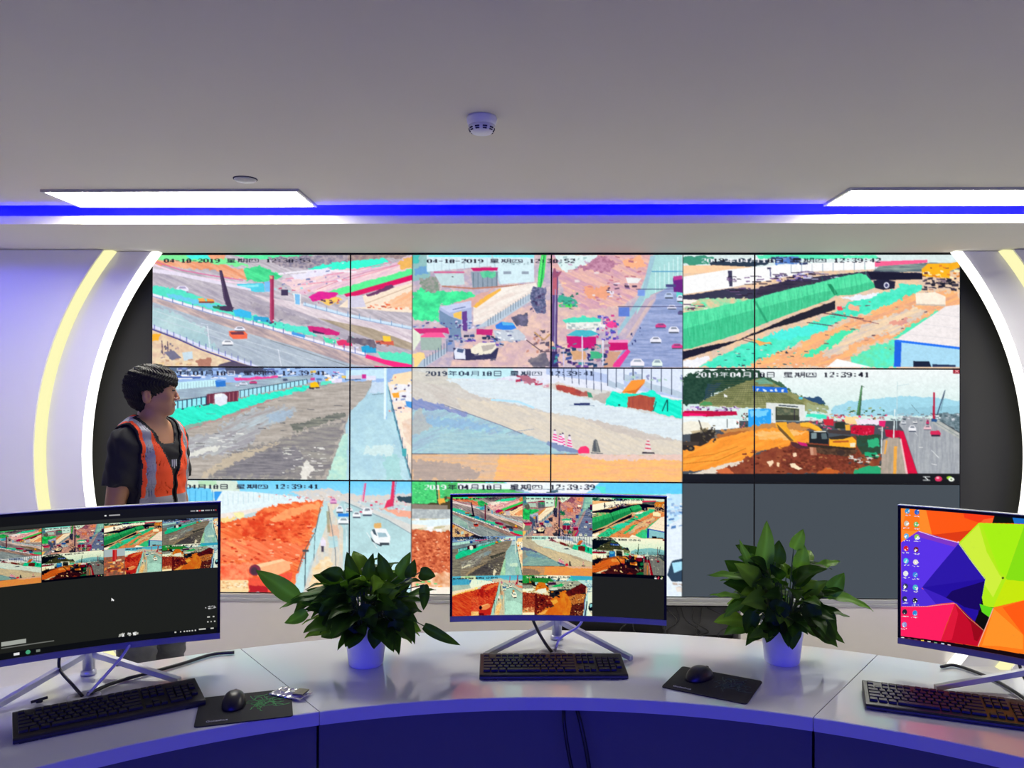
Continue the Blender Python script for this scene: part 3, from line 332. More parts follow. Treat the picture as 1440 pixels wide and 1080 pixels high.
P('38a0e8', 350, 240, 462, 236, 462, 325, 350, 330); P('80d0f8', 360, 245, 450, 242, 440, 270, 365, 280, j=6); C(12, '80c8f0 c8ecff', 5, 370, 270, 440, 320, .6); P('e8ecf0', 462, 226, 486, 222, 486, 320, 462, 322); C(5, '508060 485868', 6, 466, 240, 474, 300, 1)
P('e4e8e4', 436, 206, 630, 218, 632, 300, 604, 302, 604, 238, 484, 226, 484, 300, 470, 300, 470, 240, 436, 236); P('383c30', 484, 230, 604, 240, 604, 300, 484, 300); T('4c5848', '787860', 'f', 490, 234, 600, 244, 600, 270, 490, 270); L('202c38', 5, 500, 220, 596, 228); L('281c30', 4, 578, 240, 578, 300); L('e8e8e8', 5, 604, 232, 606, 300); L('98a8a8', 4, 484, 298, 604, 302)
P('c08850', 200, 350, 480, 310, 600, 310, 700, 320, 640, 345, 300, 380, j=5); T('ffa848', 'e89038', 'u', 15, 410, 200, 385, 360, 350, 480, 335, 560, 345, 650, 350, 660, 400, 620, 440, 400, 450, 330, 510, 200, 545, 15, 560, j=4); T('f8c888', 'f0b060', 'h', 380, 360, 560, 345, 640, 360, 560, 390, 400, 400, j=8); P('e8dccc', 100, 560, 200, 530, 330, 500, 300, 540, 200, 580, 15, 580, j=4); P('a86838', 180, 372, 300, 350, 360, 345, 300, 365, 200, 392, j=3)
L('c07828', 4, 20, 520, 200, 500, 340, 440); L('c88030', 4, 20, 490, 180, 470, 300, 430)
T('743828', '8c4c34', 'm', 300, 520, 360, 480, 440, 450, 640, 410, 820, 390, 900, 380, 1010, 400, 1010, 570, 180, 575, 240, 540, j=8); T('5c2c20', '804030', 'f', 560, 400, 700, 450, 900, 470, 900, 540, 700, 560, 500, 540, j=10); P('b86030', 700, 550, 760, 540, 810, 555, 800, 575, 690, 575, j=6)
C(80, '502418 98583c b07850 6c3424', 7, 320, 440, 960, 560, 2.4); P('f4d8b8', 440, 508, 470, 500, 478, 515, 455, 534, j=3); P('f8d8b0', 490, 512, 505, 514, 502, 536, 492, 532); P('fce8c8', 556, 518, 580, 518, 620, 545, 600, 550, 560, 534, j=2); P('f8d8b8', 570, 464, 590, 464, 590, 478, 572, 486, j=2); P('c86c44', 190, 546, 260, 540, 280, 570, 200, 572, j=6)
P('f4f0e0', 15, 310, 60, 300, 150, 308, 165, 330, 140, 352, 60, 366, 15, 370); P('c8b898', 60, 352, 120, 345, 150, 330, 150, 352, 80, 378); P('2c2820', 60, 368, 170, 340, 190, 360, 150, 410, 110, 430, 60, 420); L('383430', 5, 102, 296, 130, 380); C(30, '302c28 58503c 787060', 10, 100, 320, 190, 420, 1.2); P('403830', 20, 405, 105, 406, 100, 425, 20, 430); E_('282420', 62, 440, 20, 15); E_('685c48', 62, 440, 8, 7); E_('282420', 30, 436, 16, 14)
C(110, '483838 b04050 d8c8c0 e05080 a8a0a0 302c30 c8a060', 8, 640, 265, 1040, 345, 1.8); P('c03040', 720, 290, 775, 290, 775, 325, 730, 322); P('50e0c0', 640, 262, 740, 268, 740, 290, 640, 282, j=4); P('f8d8a0', 830, 275, 900, 280, 900, 320, 830, 310, j=4); P('f4e8f4', 880, 292, 1030, 294, 1020, 320, 890, 318, j=3); P('d83070', 1000, 300, 1035, 300, 1030, 330, 1000, 325)
P('b81838', 862, 330, 880, 322, 980, 326, 975, 372, 940, 378, 860, 364); C(12, 'e04868 801828', 10, 865, 330, 965, 365, .8); P('283028', 782, 308, 830, 306, 832, 340, 780, 340); P('e8b048', 832, 320, 856, 318, 858, 360, 836, 360); P('403838', 740, 345, 860, 350, 860, 372, 750, 362); P('f0b440', 606, 310, 650, 306, 700, 330, 720, 350, 690, 352, 650, 332, 610, 330); L('c07820', 4, 610, 330, 650, 334, 690, 352)
P('e8a838', 484, 308, 540, 306, 542, 330, 575, 380, 590, 402, 570, 405, 520, 350, 486, 330); P('685030', 490, 315, 520, 345, 575, 402, 560, 404, 500, 345); P('4c2c30', 560, 404, 650, 430, 650, 442, 590, 440, 565, 425); P('c02870', 590, 405, 640, 415, 645, 430, 610, 425)
P('1c2024', 652, 356, 735, 352, 748, 368, 750, 420, 652, 412); P('a8c0c4', 662, 362, 690, 360, 690, 390, 664, 392, a=.7); P('98b0b4', 712, 364, 738, 362, 744, 392, 716, 394, a=.5); B('ecece0', 676, 352, 60, 5)
P('f0ac38', 752, 390, 800, 378, 870, 382, 888, 400, 886, 436, 800, 442, 754, 430); P('302c28', 750, 384, 820, 374, 870, 380, 820, 394, 760, 396); P('302820', 640, 418, 760, 428, 886, 440, 880, 452, 760, 446, 650, 432); P('f4e8c8', 856, 414, 884, 412, 882, 434, 858, 434); P('903c28', 770, 402, 850, 400, 850, 410, 772, 412, a=.7); T('3c2c24', '5c4434', 'f', 650, 436, 900, 446, 880, 472, 820, 480, 700, 470, j=4); P('a87058', 654, 434, 688, 436, 692, 476, 660, 476); P('c89880', 656, 434, 672, 436, 674, 474, 660, 474); E_('382c28', 812, 464, 22, 14)
T('304030', '28483c', 'f', 890, 380, 1010, 370, 1010, 470, 920, 470, 890, 420, j=5); P('38a878', 945, 395, 1000, 388, 1006, 432, 950, 438, j=4); P('28a070', 930, 462, 990, 458, 1000, 490, 940, 490, j=4); C(30, 'd8d0c8 283428 48383c', 8, 850, 470, 1010, 530, 2); P('30a070', 880, 550, 940, 530, 1005, 535, 1010, 572, 870, 572, j=4); L('f0ece4', 4, 850, 490, 910, 500, 900, 515)
T('b8a89c', 'a0988c', 'v', 1020, 400, 1060, 380, 1105, 390, 1150, 572, 1010, 572); L('e8a850', 16, 1084, 430, 1080, 572); L('e8a850', 8, 1040, 400, 1030, 470); P('b01438', 1030, 344, 1112, 350, 1112, 384, 1068, 388, 1036, 380); P('c81840', 1100, 352, 1122, 352, 1194, 572, 1142, 572, 1112, 410); P('f0c8c8', 1106, 396, 1112, 390, 1146, 572, 1136, 572)
L('e8f0f0', 5, 1018, 330, 1012, 470); L('e8f4f4', 6, 1080, 240, 1074, 388); L('c8dce0', 3, 1092, 100, 1088, 350); L('c8dce0', 3, 1092, 122, 1150, 112)
T('b0b4b8', '989ca4', 'v', 1120, 275, 1250, 290, 1410, 395, 1410, 572, 1196, 572, 1124, 352, 1100, 320); T('c4c4c0', 'a8aca8', 'm', 1240, 285, 1300, 300, 1410, 370, 1410, 398, 1280, 320); T('4c6068', '8898a0', 'f', 1250, 262, 1410, 262, 1410, 360, 1300, 300, j=4); C(60, '485860 e8ecf0 7c8890 b0b8c0', 6, 1040, 262, 1400, 300, 2); L('708088', 2, 1270, 300, 1400, 380)
L('e8ecec', 3, 1262, 450, 1300, 490); L('e0e4e4', 2, 1180, 360, 1196, 378); L('f0f0f0', 3, 1262, 520, 1290, 526); L('e8e8e8', 3, 1200, 436, 1220, 436); car('f4f4f8', 1148, 324, 38, 32); car('f0c8d0', 1224, 324, 38, 24); P('c83058', 1258, 352, 1300, 350, 1308, 364, 1306, 380, 1262, 378, 1256, 364); B('302838', 1262, 372, 42, 8); car('e0e4e8', 1110, 300, 26, 18); car('e8e8e8', 1170, 298, 22, 16); car('c03060', 1236, 296, 14, 24)
P('406048', 888, 270, 908, 140, 912, 118, 918, 120, 914, 190, 908, 275); L('5c9c60', 4, 914, 130, 894, 262); L('607868', 3, 912, 120, 928, 128); P('a81838', 1270, 154, 1278, 154, 1280, 290, 1268, 292); L('303c58', 5, 1328, 146, 1290, 270); P('2c5080', 1262, 288, 1292, 292, 1288, 306, 1262, 304); L('48606c', 2, 1330, 140, 1308, 250); L('607880', 2, 1160, 215, 1200, 262)
B('14161a', 10, 570, 1400, 60); P('f8fafa', 228, 160, 230, 182, 236, 176, 242, 180, 246, 172); B('8c2030', 1368, 34, 40, 26); L('f8c0c0', 4, 1378, 40, 1396, 54); L('f8c0c0', 4, 1396, 40, 1378, 54)
L('e8ecec', 4, 1220, 586, 1256, 586); L('e8ecec', 4, 1220, 604, 1256, 604); L('e8ecec', 5, 1230, 588, 1246, 602); E_('d03860', 1298, 597, 18, 14); E_('f8b0c0', 1294, 592, 8, 6); E_('a0d048', 1352, 592, 14, 9); E_('f4f8f0', 1362, 600, 15, 11); E_('50682c', 1362, 599, 5, 4)
text(84, 50, 29, 28, '2019年04月18日 星期四 12:39:41')
# --- bottom middle: excavator on a clay track
def f8(X, Y):
    return (CXB[0] + (X - 160) / 1175 * (CXB[1] - CXB[0])) * SS, (2 / 3 + (Y - 215) / 675 / 3) * WH * SS
feed(1, 2, f8, .16)
G('60c8f8', 'c8e8f0', 150, 210, 1345, 210, 1345, 380, 150, 380); T('58c868', '3c9c58', 'f', 160, 215, 560, 215, 700, 320, 560, 350, 400, 330, 160, 350, j=8); P('f4f8ff', 560, 212, 980, 212, 900, 300, 700, 290); C(30, '3c5868 e8f0f0 88a0b0', 12, 600, 235, 950, 310, 2.4); P('58dcd0', 960, 240, 1335, 225, 1335, 280, 1000, 310, j=6)
C(18, '28402c 905c38', 18, 170, 300, 380, 360, 1.4); L('28382c', 9, 268, 215, 262, 340); L('c89850', 12, 280, 215, 300, 340)
P('3c3420', 160, 350, 370, 330, 380, 400, 160, 392); T('f0ece0', 'd8c8a8', 'm', 160, 400, 400, 400, 620, 470, 620, 560, 380, 530, 160, 520, j=8); C(30, 'ffffff c0b890', 14, 170, 410, 380, 500, 2)
T('d8e0d8', 'a8b0b0', 'h', 600, 320, 1335, 290, 1335, 380, 1000, 440, 600, 460, j=8); P('6c3470', 560, 340, 720, 330, 740, 366, 600, 384, j=8); P('2cd898', 650, 395, 820, 350, 870, 360, 830, 400, 700, 412, j=6); C(20, '303038 e8e8e0 a08070', 14, 760, 330, 1000, 420, 1.6)
P('f8a028', 385, 430, 400, 370, 440, 330, 540, 340, 560, 390, 620, 440, 590, 470, 380, 480, j=5); C(12, 'd07818 ffc050 804010', 16, 400, 350, 590, 440, 1.4); P('e8eff4', 380, 490, 430, 450, 560, 430, 566, 500, 480, 530, j=3); P('d8e8ec', 600, 440, 750, 416, 760, 460, 640, 470)
T('8c3420', 'c86030', 'm', 160, 530, 330, 510, 480, 540, 620, 560, 700, 620, 690, 720, 560, 760, 420, 880, 160, 890, j=12); T('7c2c1c', 'a84428', 'f', 180, 560, 480, 570, 560, 650, 380, 740, 180, 700, j=16); C(70, '5c1c14 c87048 e8a878 4c1810', 15, 170, 540, 640, 840, 1.6)
T('ffb040', 'f09028', 'c', 640, 620, 780, 540, 840, 470, 900, 470, 960, 560, 990, 700, 960, 890, 400, 890, 560, 770, 700, 740, j=10); P('f8c868', 640, 640, 740, 620, 770, 660, 680, 720, j=10); P('d88828', 870, 570, 940, 620, 930, 700, 900, 780, 905, 690, j=6, a=.5); P('f8c880', 400, 880, 560, 800, 600, 790, 520, 890, j=8)
T('a04028', '783020', 'm', 890, 500, 1060, 390, 1160, 340, 1250, 390, 1250, 480, 1060, 560, 920, 560, j=10); T('f0b868', 'b87848', 'f', 940, 570, 1100, 520, 1230, 520, 1200, 640, 1180, 700, 1000, 700, j=12); T('702c1c', 'a86040', 'f', 990, 700, 1200, 660, 1200, 890, 960, 890, j=12); C(60, 'e8c8a0 582018 c88058 ffe8c8', 13, 980, 540, 1200, 880, 1.2); C(16, '28201c e8a030', 22, 590, 480, 830, 560, 1.4)
P('c8e8fc', 1080, 290, 1335, 280, 1335, 890, 1180, 890, 1230, 560, 1260, 400); C(30, 'f0f8ff 88a8d0 a0c8f0', 14, 1200, 270, 1330, 420, 1.4); P('e8f4ff', 1270, 470, 1335, 420, 1335, 890, 1250, 890); L('6c90d8', 12, 1206, 600, 1210, 890); L('38486c', 16, 1250, 640, 1222, 890); P('26384c', 1270, 760, 1290, 680, 1340, 660, 1340, 800, 1290, 800, j=3); P('a8e0f8', 1290, 690, 1335, 680, 1335, 730, 1300, 750); C(10, 'b8a8a0 e8e0d8', 14, 1290, 800, 1335, 880)
C(30, 'e8f4ff 5078b0 c8d8e8', 12, 1220, 340, 1330, 480, 1.4); P('f0d0c0', 1226, 420, 1262, 400, 1250, 500, 1230, 520, j=4)
def f8t(X, Y): return photo_map(580, 650, 3.6)(X, Y)
feed(1, 2, f8t, 1 / 3.6)
T('50d878', '3ca860', 'f', 15, 100, 185, 100, 180, 210, 15, 215, j=3); C(60, '88f0a0 2c9050', 4, 20, 105, 180, 210, 2); L('203028', 6, 140, 98, 150, 220); L('d89850', 8, 152, 120, 160, 220); P('e8a848', 150, 190, 185, 185, 188, 210, 152, 214, j=2)
P('807468', 15, 215, 200, 222, 200, 246, 15, 240); T('c8d0d0', '98a0a4', 'f', 15, 240, 220, 244, 220, 290, 15, 290); P('e8f8fc', 15, 300, 220, 290, 220, 320, 15, 340); P('fff0dc', 15, 318, 100, 325, 60, 340, 15, 342)
T('a8452c', 'd87850', 'f', 12, 345, 260, 370, 260, 600, 12, 600, j=5); C(120, '7c2418 f09468 ffc8a0 94301c', 6, 15, 360, 250, 580, 1.8); T('ffd8b8', 'c87c50', 'm', 12, 575, 250, 560, 250, 660, 12, 640, j=6); C(14, 'ff9c48 50c870 fff0e0', 8, 15, 580, 180, 640); P('fff4e4', 12, 640, 250, 640, 250, 690, 12, 690)
P('f4fcff', 250, 108, 900, 112, 860, 140, 250, 140); text(78, 116, 29, 28, '2019年04月18日 星期四 12:39:39')
P('60c8f4', 1000, 106, 1400, 110, 1400, 165, 1000, 160)
_n = 1 + (CV.N['f'][..., None] - .5) * .05 + (PRNG.rand(WH * SS, WW * SS, 1) - .5) * .04
_g = np.full((WH * SS, WW * SS, 1), .84); _g[324:648, CXB[1] * SS:] = .94; _q = CV.a ** _g * _n
_q[640:, CXB[1] * SS:] = CV.a[640:, CXB[1] * SS:]; _m = _q.mean(2, keepdims=True); _q = _m + (_q - _m) * 1.18
for _x in CXB: _q[:, _x * SS - 1:_x * SS + 1] *= .35
for _ax in (0, 1): _q = (np.roll(_q, 1, _ax) + 2 * _q + np.roll(_q, -1, _ax)) / 4
CV.a = np.clip(_q, 0, 1)
SMALL = CV.a.reshape(WH, SS, WW, SS, 3).mean((1, 3))
def resample(a, h, w):
    H, W = a.shape[:2]; y = (np.arange(h) + .5) * H / h - .5; x = (np.arange(w) + .5) * W / w - .5
    y = np.clip(y, 0, H - 1.001); x = np.clip(x, 0, W - 1.001); yi = y.astype(int); xi = x.astype(int); fy = (y - yi)[:, None, None]; fx = (x - xi)[None, :, None]
    return (a[yi][:, xi] * (1 - fx) + a[yi][:, xi + 1] * fx) * (1 - fy) + (a[yi + 1][:, xi] * (1 - fx) + a[yi + 1][:, xi + 1] * fx) * fy
def grade(a, g=2.0, k=1.0):
    m = a.mean(2, keepdims=True); b = np.clip(m + (a - m) * .72, 0, 1) ** g * k; b = np.clip(b + (b - .35) * .12, 0, 1)
    return np.clip(b * np.array([1.0, .97, .84]), 0, 1)
def cell(c, r):                                     # one camera picture of the wall
    xs = [0, CXB[0], CXB[1], WW]; ys = [0, 162, 324, 486]
    return SMALL[ys[r]:ys[r + 1], xs[c]:xs[c + 1]]
MC = Canvas(400, 224, '1c1d18')
for r in range(3):
    for c in range(3):
        y0, y1, x0, x1 = [0, 75, 149, 224][r], [0, 75, 149, 224][r + 1], [0, 133, 266, 400][c], [0, 133, 266, 400][c + 1]
        MC.a[y0:y1, x0:x1] = grade(resample(cell(c, r), y1 - y0, x1 - x0)) if (c, r) != (2, 2) else hexc('1e1f19')
MC.B('e8e8e8', 382, 147, 4, 2); MC.B('d04050', 387, 147, 3, 2); MC.B('e0e0d0', 393, 147, 3, 2)
ML = Canvas(720, 400, '1e2019')
ML.B('141512', 0, 0, 720, 36); ML.B('2a2c28', 0, 28, 720, 8)
for x, w, c in ((400, 5, 'e8e8e8'), (412, 30, 'a0a0a0'), (640, 14, '909090'), (657, 5, 'e0e0e0'), (664, 5, 'd05050'), (671, 8, 'c8c8c8'), (682, 14, '909090'), (699, 3, 'a0a0a0'), (706, 3, 'a0a0a0'), (712, 3, 'c04040')): ML.B(c, x, 15, w, 4)
CW_ = 161
seq = [[(0, 0), (1, 0), (2, 0), (0, 1)], [(1, 1), (2, 1), (0, 2), (1, 2)]]
for r in range(2):
    for c in range(4):
        x0 = 720 - CW_ * (4 - c); y0 = 40 + r * 78
        ML.a[y0:y0 + 78, max(x0, 0):x0 + CW_] = grade(resample(cell(*seq[r][c]), 78, CW_), 2.1, .95)[:, max(-x0, 0):]
xr = 720 - CW_ * 2
ML.T('b86040', '70503c', 'f', xr, 118, xr + 58, 118, xr + 58, 196, xr, 196); ML.B('a8b8b8', xr, 118, 58, 22); ML.B('b01818', xr + 24, 120, 12, 36); ML.B('d04030', xr + 30, 120, 4, 34); ML.C(20, 'e08838 803020 e0c090', 6, xr + 2, 150, xr + 50, 190)
for r in range(2):
    for c in range(1, 4): ML.B('282a26', 720 - CW_ * (4 - c), 40, 1, 156)
ML.P('f8f8f8', 420, 262, 420, 272, 423, 270, 426, 274, 427, 269)
for x in (440, 462, 478): ML.C(8, 'e8e8e8 b0b0a8', 5, x, 372, x + 12, 377, 1.2)
ML.B('0c0e0c', 0, 382, 720, 18); ML.C(10, 'c0c0c0 808080', 3, 682, 314, 712, 322, 2)
for x, y, w in ((690, 346, 8), (706, 346, 5), (690, 361, 4), (700, 361, 3), (710, 361, 4), (596, 384, 5), (612, 384, 3), (622, 384, 4), (630, 384, 4), (637, 384, 4), (645, 384, 4), (654, 384, 4), (666, 382, 20), (700, 382, 9)): ML.B('c8c8c0', x, y, w, 4)
ML.B('a0a49c', 140, 350, 60, 12); ML.B('6a6c66', 140, 366, 130, 3); ML.B('e0e0e0', 170, 386, 14, 7); ML.E('48a078', 205, 389, 6); ML.B('707870', 225, 386, 10, 7)
MR = Canvas(720, 400, 'e85010')
_cu = [-0.04904442199801233, 0.0006255115494598434, 1.8375914126280847e-07, 1.0589736664824923e-09, -5.062483884122197e-08, -8.313788026070856e-13]
_cv = [-0.05452383881342385, -8.764185117247064e-05, 0.0012640026491899574, -1.2677278864203635e-07, -2.0026054418727807e-09, -4.746334483210143e-13]
def _fm(X, Y):
    b = [1 + 0 * X, X, Y, X * Y, X * X, X * X * Y]
    return sum(c * q for c, q in zip(_cu, b)) * 720, sum(c * q for c, q in zip(_cv, b)) * 400
MR.f = _fm; MR.k = .4; q = MR
q.P('ff5a10', 60, 20, 1500, 40, 1500, 400, 60, 400); q.P('ff8c28', 80, 40, 235, 50, 275, 215, 190, 190, 85, 260); q.P('ff7818', 120, 40, 200, 45, 190, 190, 120, 190, 85, 180); q.P('f83c14', 470, 70, 674, 90, 640, 140, 570, 140, 480, 110)
q.P('0c1408', 672, 85, 1100, 110, 1100, 150, 655, 142); q.P('1c70c8', 780, 98, 1000, 105, 1000, 150, 795, 146); q.P('ff6428', 580, 140, 655, 142, 660, 110, 600, 120); q.P('e03c10', 270, 215, 445, 255, 560, 170, 500, 190)
q.P('0c0810', 560, 480, 700, 500, 660, 700, 600, 810, 430, 640)
q.P('5a34e8', 80, 262, 190, 190, 445, 265, 330, 400, 210, 540, 240, 650, 80, 660); q.P('8038c8', 150, 220, 190, 190, 440, 262, 420, 290, 200, 230); q.P('2c18a8', 445, 265, 560, 400, 612, 484, 210, 540, 320, 410)
q.P('2410a0', 210, 538, 612, 484, 590, 600, 570, 640, 560, 800, 430, 640); q.P('180860', 400, 560, 605, 500, 585, 640, 575, 680, 480, 660, 430, 630, 350, 615); q.P('5030d8', 205, 540, 300, 600, 350, 635, 240, 652, 80, 655, 80, 500); q.P('3c20c0', 210, 535, 340, 590, 420, 630, 300, 640)
q.P('b4ec18', 445, 262, 570, 140, 860, 150, 1400, 150, 1400, 620, 860, 615, 660, 662, 600, 655, 590, 600, 612, 484); q.P('d0f03c', 450, 270, 570, 150, 620, 320, 700, 460, 720, 480, 660, 600, 605, 520, 612, 484, 530, 380); q.P('88e010', 860, 150, 1400, 150, 1400, 620, 860, 612, 740, 480); q.P('a8f010', 590, 150, 855, 152, 740, 470, 700, 440); q.P('c8e808', 740, 490, 1400, 560, 1400, 640, 860, 615, 660, 662)
q.P('60d818', 575, 640, 660, 665, 640, 725, 590, 690); q.E('506018', 722, 480, 9, 7); q.P('0c0c08', 570, 690, 640, 725, 600, 808, 540, 760)
q.P('ff2060', 80, 655, 240, 655, 420, 636, 360, 780, 330, 870, 60, 860); q.P('c40c28', 420, 636, 600, 800, 565, 900, 330, 868, 380, 740); q.P('980818', 430, 640, 520, 760, 540, 860, 560, 870, 600, 805); q.P('e01838', 420, 640, 440, 700, 400, 860, 330, 868); q.L('f8a0b0', 3, 90, 655, 240, 655, 420, 636); q.L('c08060', 4, 420, 636, 500, 720, 600, 802)
q.P('ff7a18', 665, 662, 860, 615, 1400, 540, 1400, 1000, 860, 960, 565, 905); q.P('ff9428', 665, 670, 850, 830, 850, 920, 700, 900, 590, 895); q.P('ff5c10', 720, 660, 860, 618, 1400, 560, 1400, 850, 860, 840); q.L('f0b0a0', 5, 662, 665, 565, 900); q.L('e8c8f0', 4, 190, 192, 300, 228, 440, 262); q.L('d8f080', 4, 445, 270, 530, 385, 608, 484)
q.E('f0c0e0', 440, 260, 6)
for i, (x, y, c) in enumerate([(120, 68, '3898d0'), (180, 74, '2060c8'), (115, 145, 'c8c0b0'), (175, 150, '58b858'), (114, 222, '58b0e0'), (180, 228, '90d040'), (112, 298, 'd82028'), (175, 305, '702030'), (112, 374, '48c8e0'), (172, 382, 'e8e0d8'), (110, 452, 'e8e8e8'), (170, 460, '3888e0'), (108, 530, '303858'), (170, 538, '48b8c8'), (104, 608, '283048'), (168, 618, '201c28'), (104, 688, '202838'), (168, 695, '2888d8'), (102, 766, '9090d0')]):
    q.E(c, x, y, 16, 17); q.C(5, 'ffffff e0e8f0 ' + c, 9, x - 12, y - 10, x + 8, y + 8, 1); q.C(8, 'f0e8f0 d0c8d8', 4, x - 24, y + 22, x + 18, y + 27, 1.6)
q.B('180c10', 0, 838, 1, 1); q.P('14080c', 55, 832, 330, 868, 600, 908, 860, 950, 1500, 1060, 1500, 1200, 40, 900)
for x, y, c in ((90, 850, 'f0f0f0'), (132, 856, '704048'), (172, 862, '604048'), (214, 868, 'f0d048'), (256, 875, 'e0e0e0'), (298, 882, '80a888'), (342, 888, 'c8d8f0'), (382, 896, 'e8d0d0')): q.P(c, x - 9, y - 8, x + 10, y - 6, x + 10, y + 8, x - 9, y + 6)

q.f = lambda X, Y: (X, Y); q.k = 1
q.P('7010a0', 540, 0, 720, 0, 720, 150, 620, 120, 540, 60); q.P('9030c8', 620, 0, 720, 0, 720, 150, 620, 120); q.P('f0c010', 560, 120, 720, 160, 720, 290, 600, 240); q.P('d8a008', 600, 240, 720, 160, 720, 290)
q.P('e01040', 520, 300, 720, 290, 720, 384, 520, 384); q.B('14080c', 330, 384, 390, 16); q.B('e0e0e0', 660, 388, 30, 5)
# ---------------------------------------------------------------- mesh helpers
def tag(o, label=None, cat=None, group=None, kind=None):
    if label: o['label'] = label
    if cat: o['category'] = cat
    if group: o['group'] = group
    if kind: o['kind'] = kind
    return o
def empty(name, loc=(0, 0, 0), rz=0, label=None, cat=None, group=None):
    o = bpy.data.objects.new(name, None); COL.objects.link(o); o.location = loc; o.rotation_euler = (0, 0, rz); o.empty_display_size = .05
    return tag(o, label, cat, group)
def link(name, me, mat, parent=None, smooth=False):
    o = bpy.data.objects.new(name, me); COL.objects.link(o)
    if mat is not None: me.materials.append(mat)
    if smooth: me.polygons.foreach_set('use_smooth', [True] * len(me.polygons))
    if parent is not None: o.parent = parent
    return o
class MB:
    def __init__(s): s.v = []; s.f = []
    def add(s, v, f):
        n = len(s.v); s.v += [tuple(p) for p in v]; s.f += [tuple(i + n for i in q) for q in f]; return s
    def box(s, c, d, rz=0, rx=0):
        x, y, z = d[0] / 2, d[1] / 2, d[2] / 2; R = Matrix.Rotation(rz, 3, 'Z') @ Matrix.Rotation(rx, 3, 'X')
        vs = [R @ Vector((a * x, b * y, e * z)) + Vector(c) for a, b, e in ((-1, -1, -1), (1, -1, -1), (1, 1, -1), (-1, 1, -1), (-1, -1, 1), (1, -1, 1), (1, 1, 1), (-1, 1, 1))]
        return s.add(vs, [(0, 3, 2, 1), (4, 5, 6, 7), (0, 1, 5, 4), (1, 2, 6, 5), (2, 3, 7, 6), (3, 0, 4, 7)])
    def box2(s, a, b): return s.box([(p + q) / 2 for p, q in zip(a, b)], [abs(q - p) for p, q in zip(a, b)])
    def tube(s, pts, r, n=10, caps=True):
        P = [Vector(p) for p in pts]; rr = r if isinstance(r, (list, tuple)) else [r] * len(P); vs = []; up = Vector((0, 0, 1)); X = None
        for i, p in enumerate(P):
            t = (P[min(i + 1, len(P) - 1)] - P[max(i - 1, 0)]).normalized()
            if X is None:
                a = up if abs(t.z) < .9 else Vector((1, 0, 0)); X = t.cross(a).normalized()
            else: X = (X - t * X.dot(t)).normalized()
            Y = t.cross(X)
            vs += [p + (X * cos(k * 2 * pi / n) + Y * sin(k * 2 * pi / n)) * rr[i] for k in range(n)]
        fs = [(i * n + k, i * n + (k + 1) % n, (i + 1) * n + (k + 1) % n, (i + 1) * n + k) for i in range(len(P) - 1) for k in range(n)]
        if caps: fs += [tuple(range(n))[::-1], tuple((len(P) - 1) * n + k for k in range(n))]
        return s.add(vs, fs)
    def lathe(s, prof, n=32, c=(0, 0, 0), sx=1, sy=1):
        vs = [(c[0] + r * cos(k * 2 * pi / n) * sx, c[1] + r * sin(k * 2 * pi / n) * sy, c[2] + z) for r, z in prof for k in range(n)]
        fs = [(i * n + k, i * n + (k + 1) % n, (i + 1) * n + (k + 1) % n, (i + 1) * n + k) for i in range(len(prof) - 1) for k in range(n)]
        if prof[0][0] > 1e-5: fs.append(tuple(range(n))[::-1])
        if prof[-1][0] > 1e-5: fs.append(tuple((len(prof) - 1) * n + k for k in range(n)))
        return s.add(vs, fs)
    def prism(s, poly, z0, z1, map=lambda a, b, c: (a, b, c)):
        n = len(poly); vs = [map(x, y, z0) for x, y in poly] + [map(x, y, z1) for x, y in poly]
        return s.add(vs, [tuple(range(n))[::-1], tuple(range(n, 2 * n))] + [(i, (i + 1) % n, n + (i + 1) % n, n + i) for i in range(n)])
    def mesh(s, name, bev=0, seg=2):
        me = bpy.data.meshes.new(name); me.from_pydata(s.v, [], s.f); me.validate()
        bm = bmesh.new(); bm.from_mesh(me); bmesh.ops.remove_doubles(bm, verts=bm.verts, dist=1e-6); bmesh.ops.recalc_face_normals(bm, faces=bm.faces)
        if bev:
            es = [e for e in bm.edges if len(e.link_faces) == 2 and e.calc_face_angle(0) > .5]
            bmesh.ops.bevel(bm, geom=es, offset=bev, segments=seg, affect='EDGES', profile=.5, clamp_overlap=True)
        bm.to_mesh(me); bm.free(); return me
    def build(s, name, mat, parent=None, bev=0, smooth=False, seg=2): return link(name, s.mesh(name, bev, seg), mat, parent, smooth)
def bez(pts, n=8):                                   # smooth path through points
    P = [Vector(p) for p in pts]; P = [2 * P[0] - P[1]] + P + [2 * P[-1] - P[-2]]; out = []
    for i in range(1, len(P) - 2):
        for k in range(n):
            t = k / n; a, b, c, d = P[i - 1:i + 3]
            out.append(.5 * ((2 * b) + (c - a) * t + (2 * a - 5 * b + 4 * c - d) * t * t + (3 * b - a - 3 * c + d) * t ** 3))
    return out + [P[-2]]
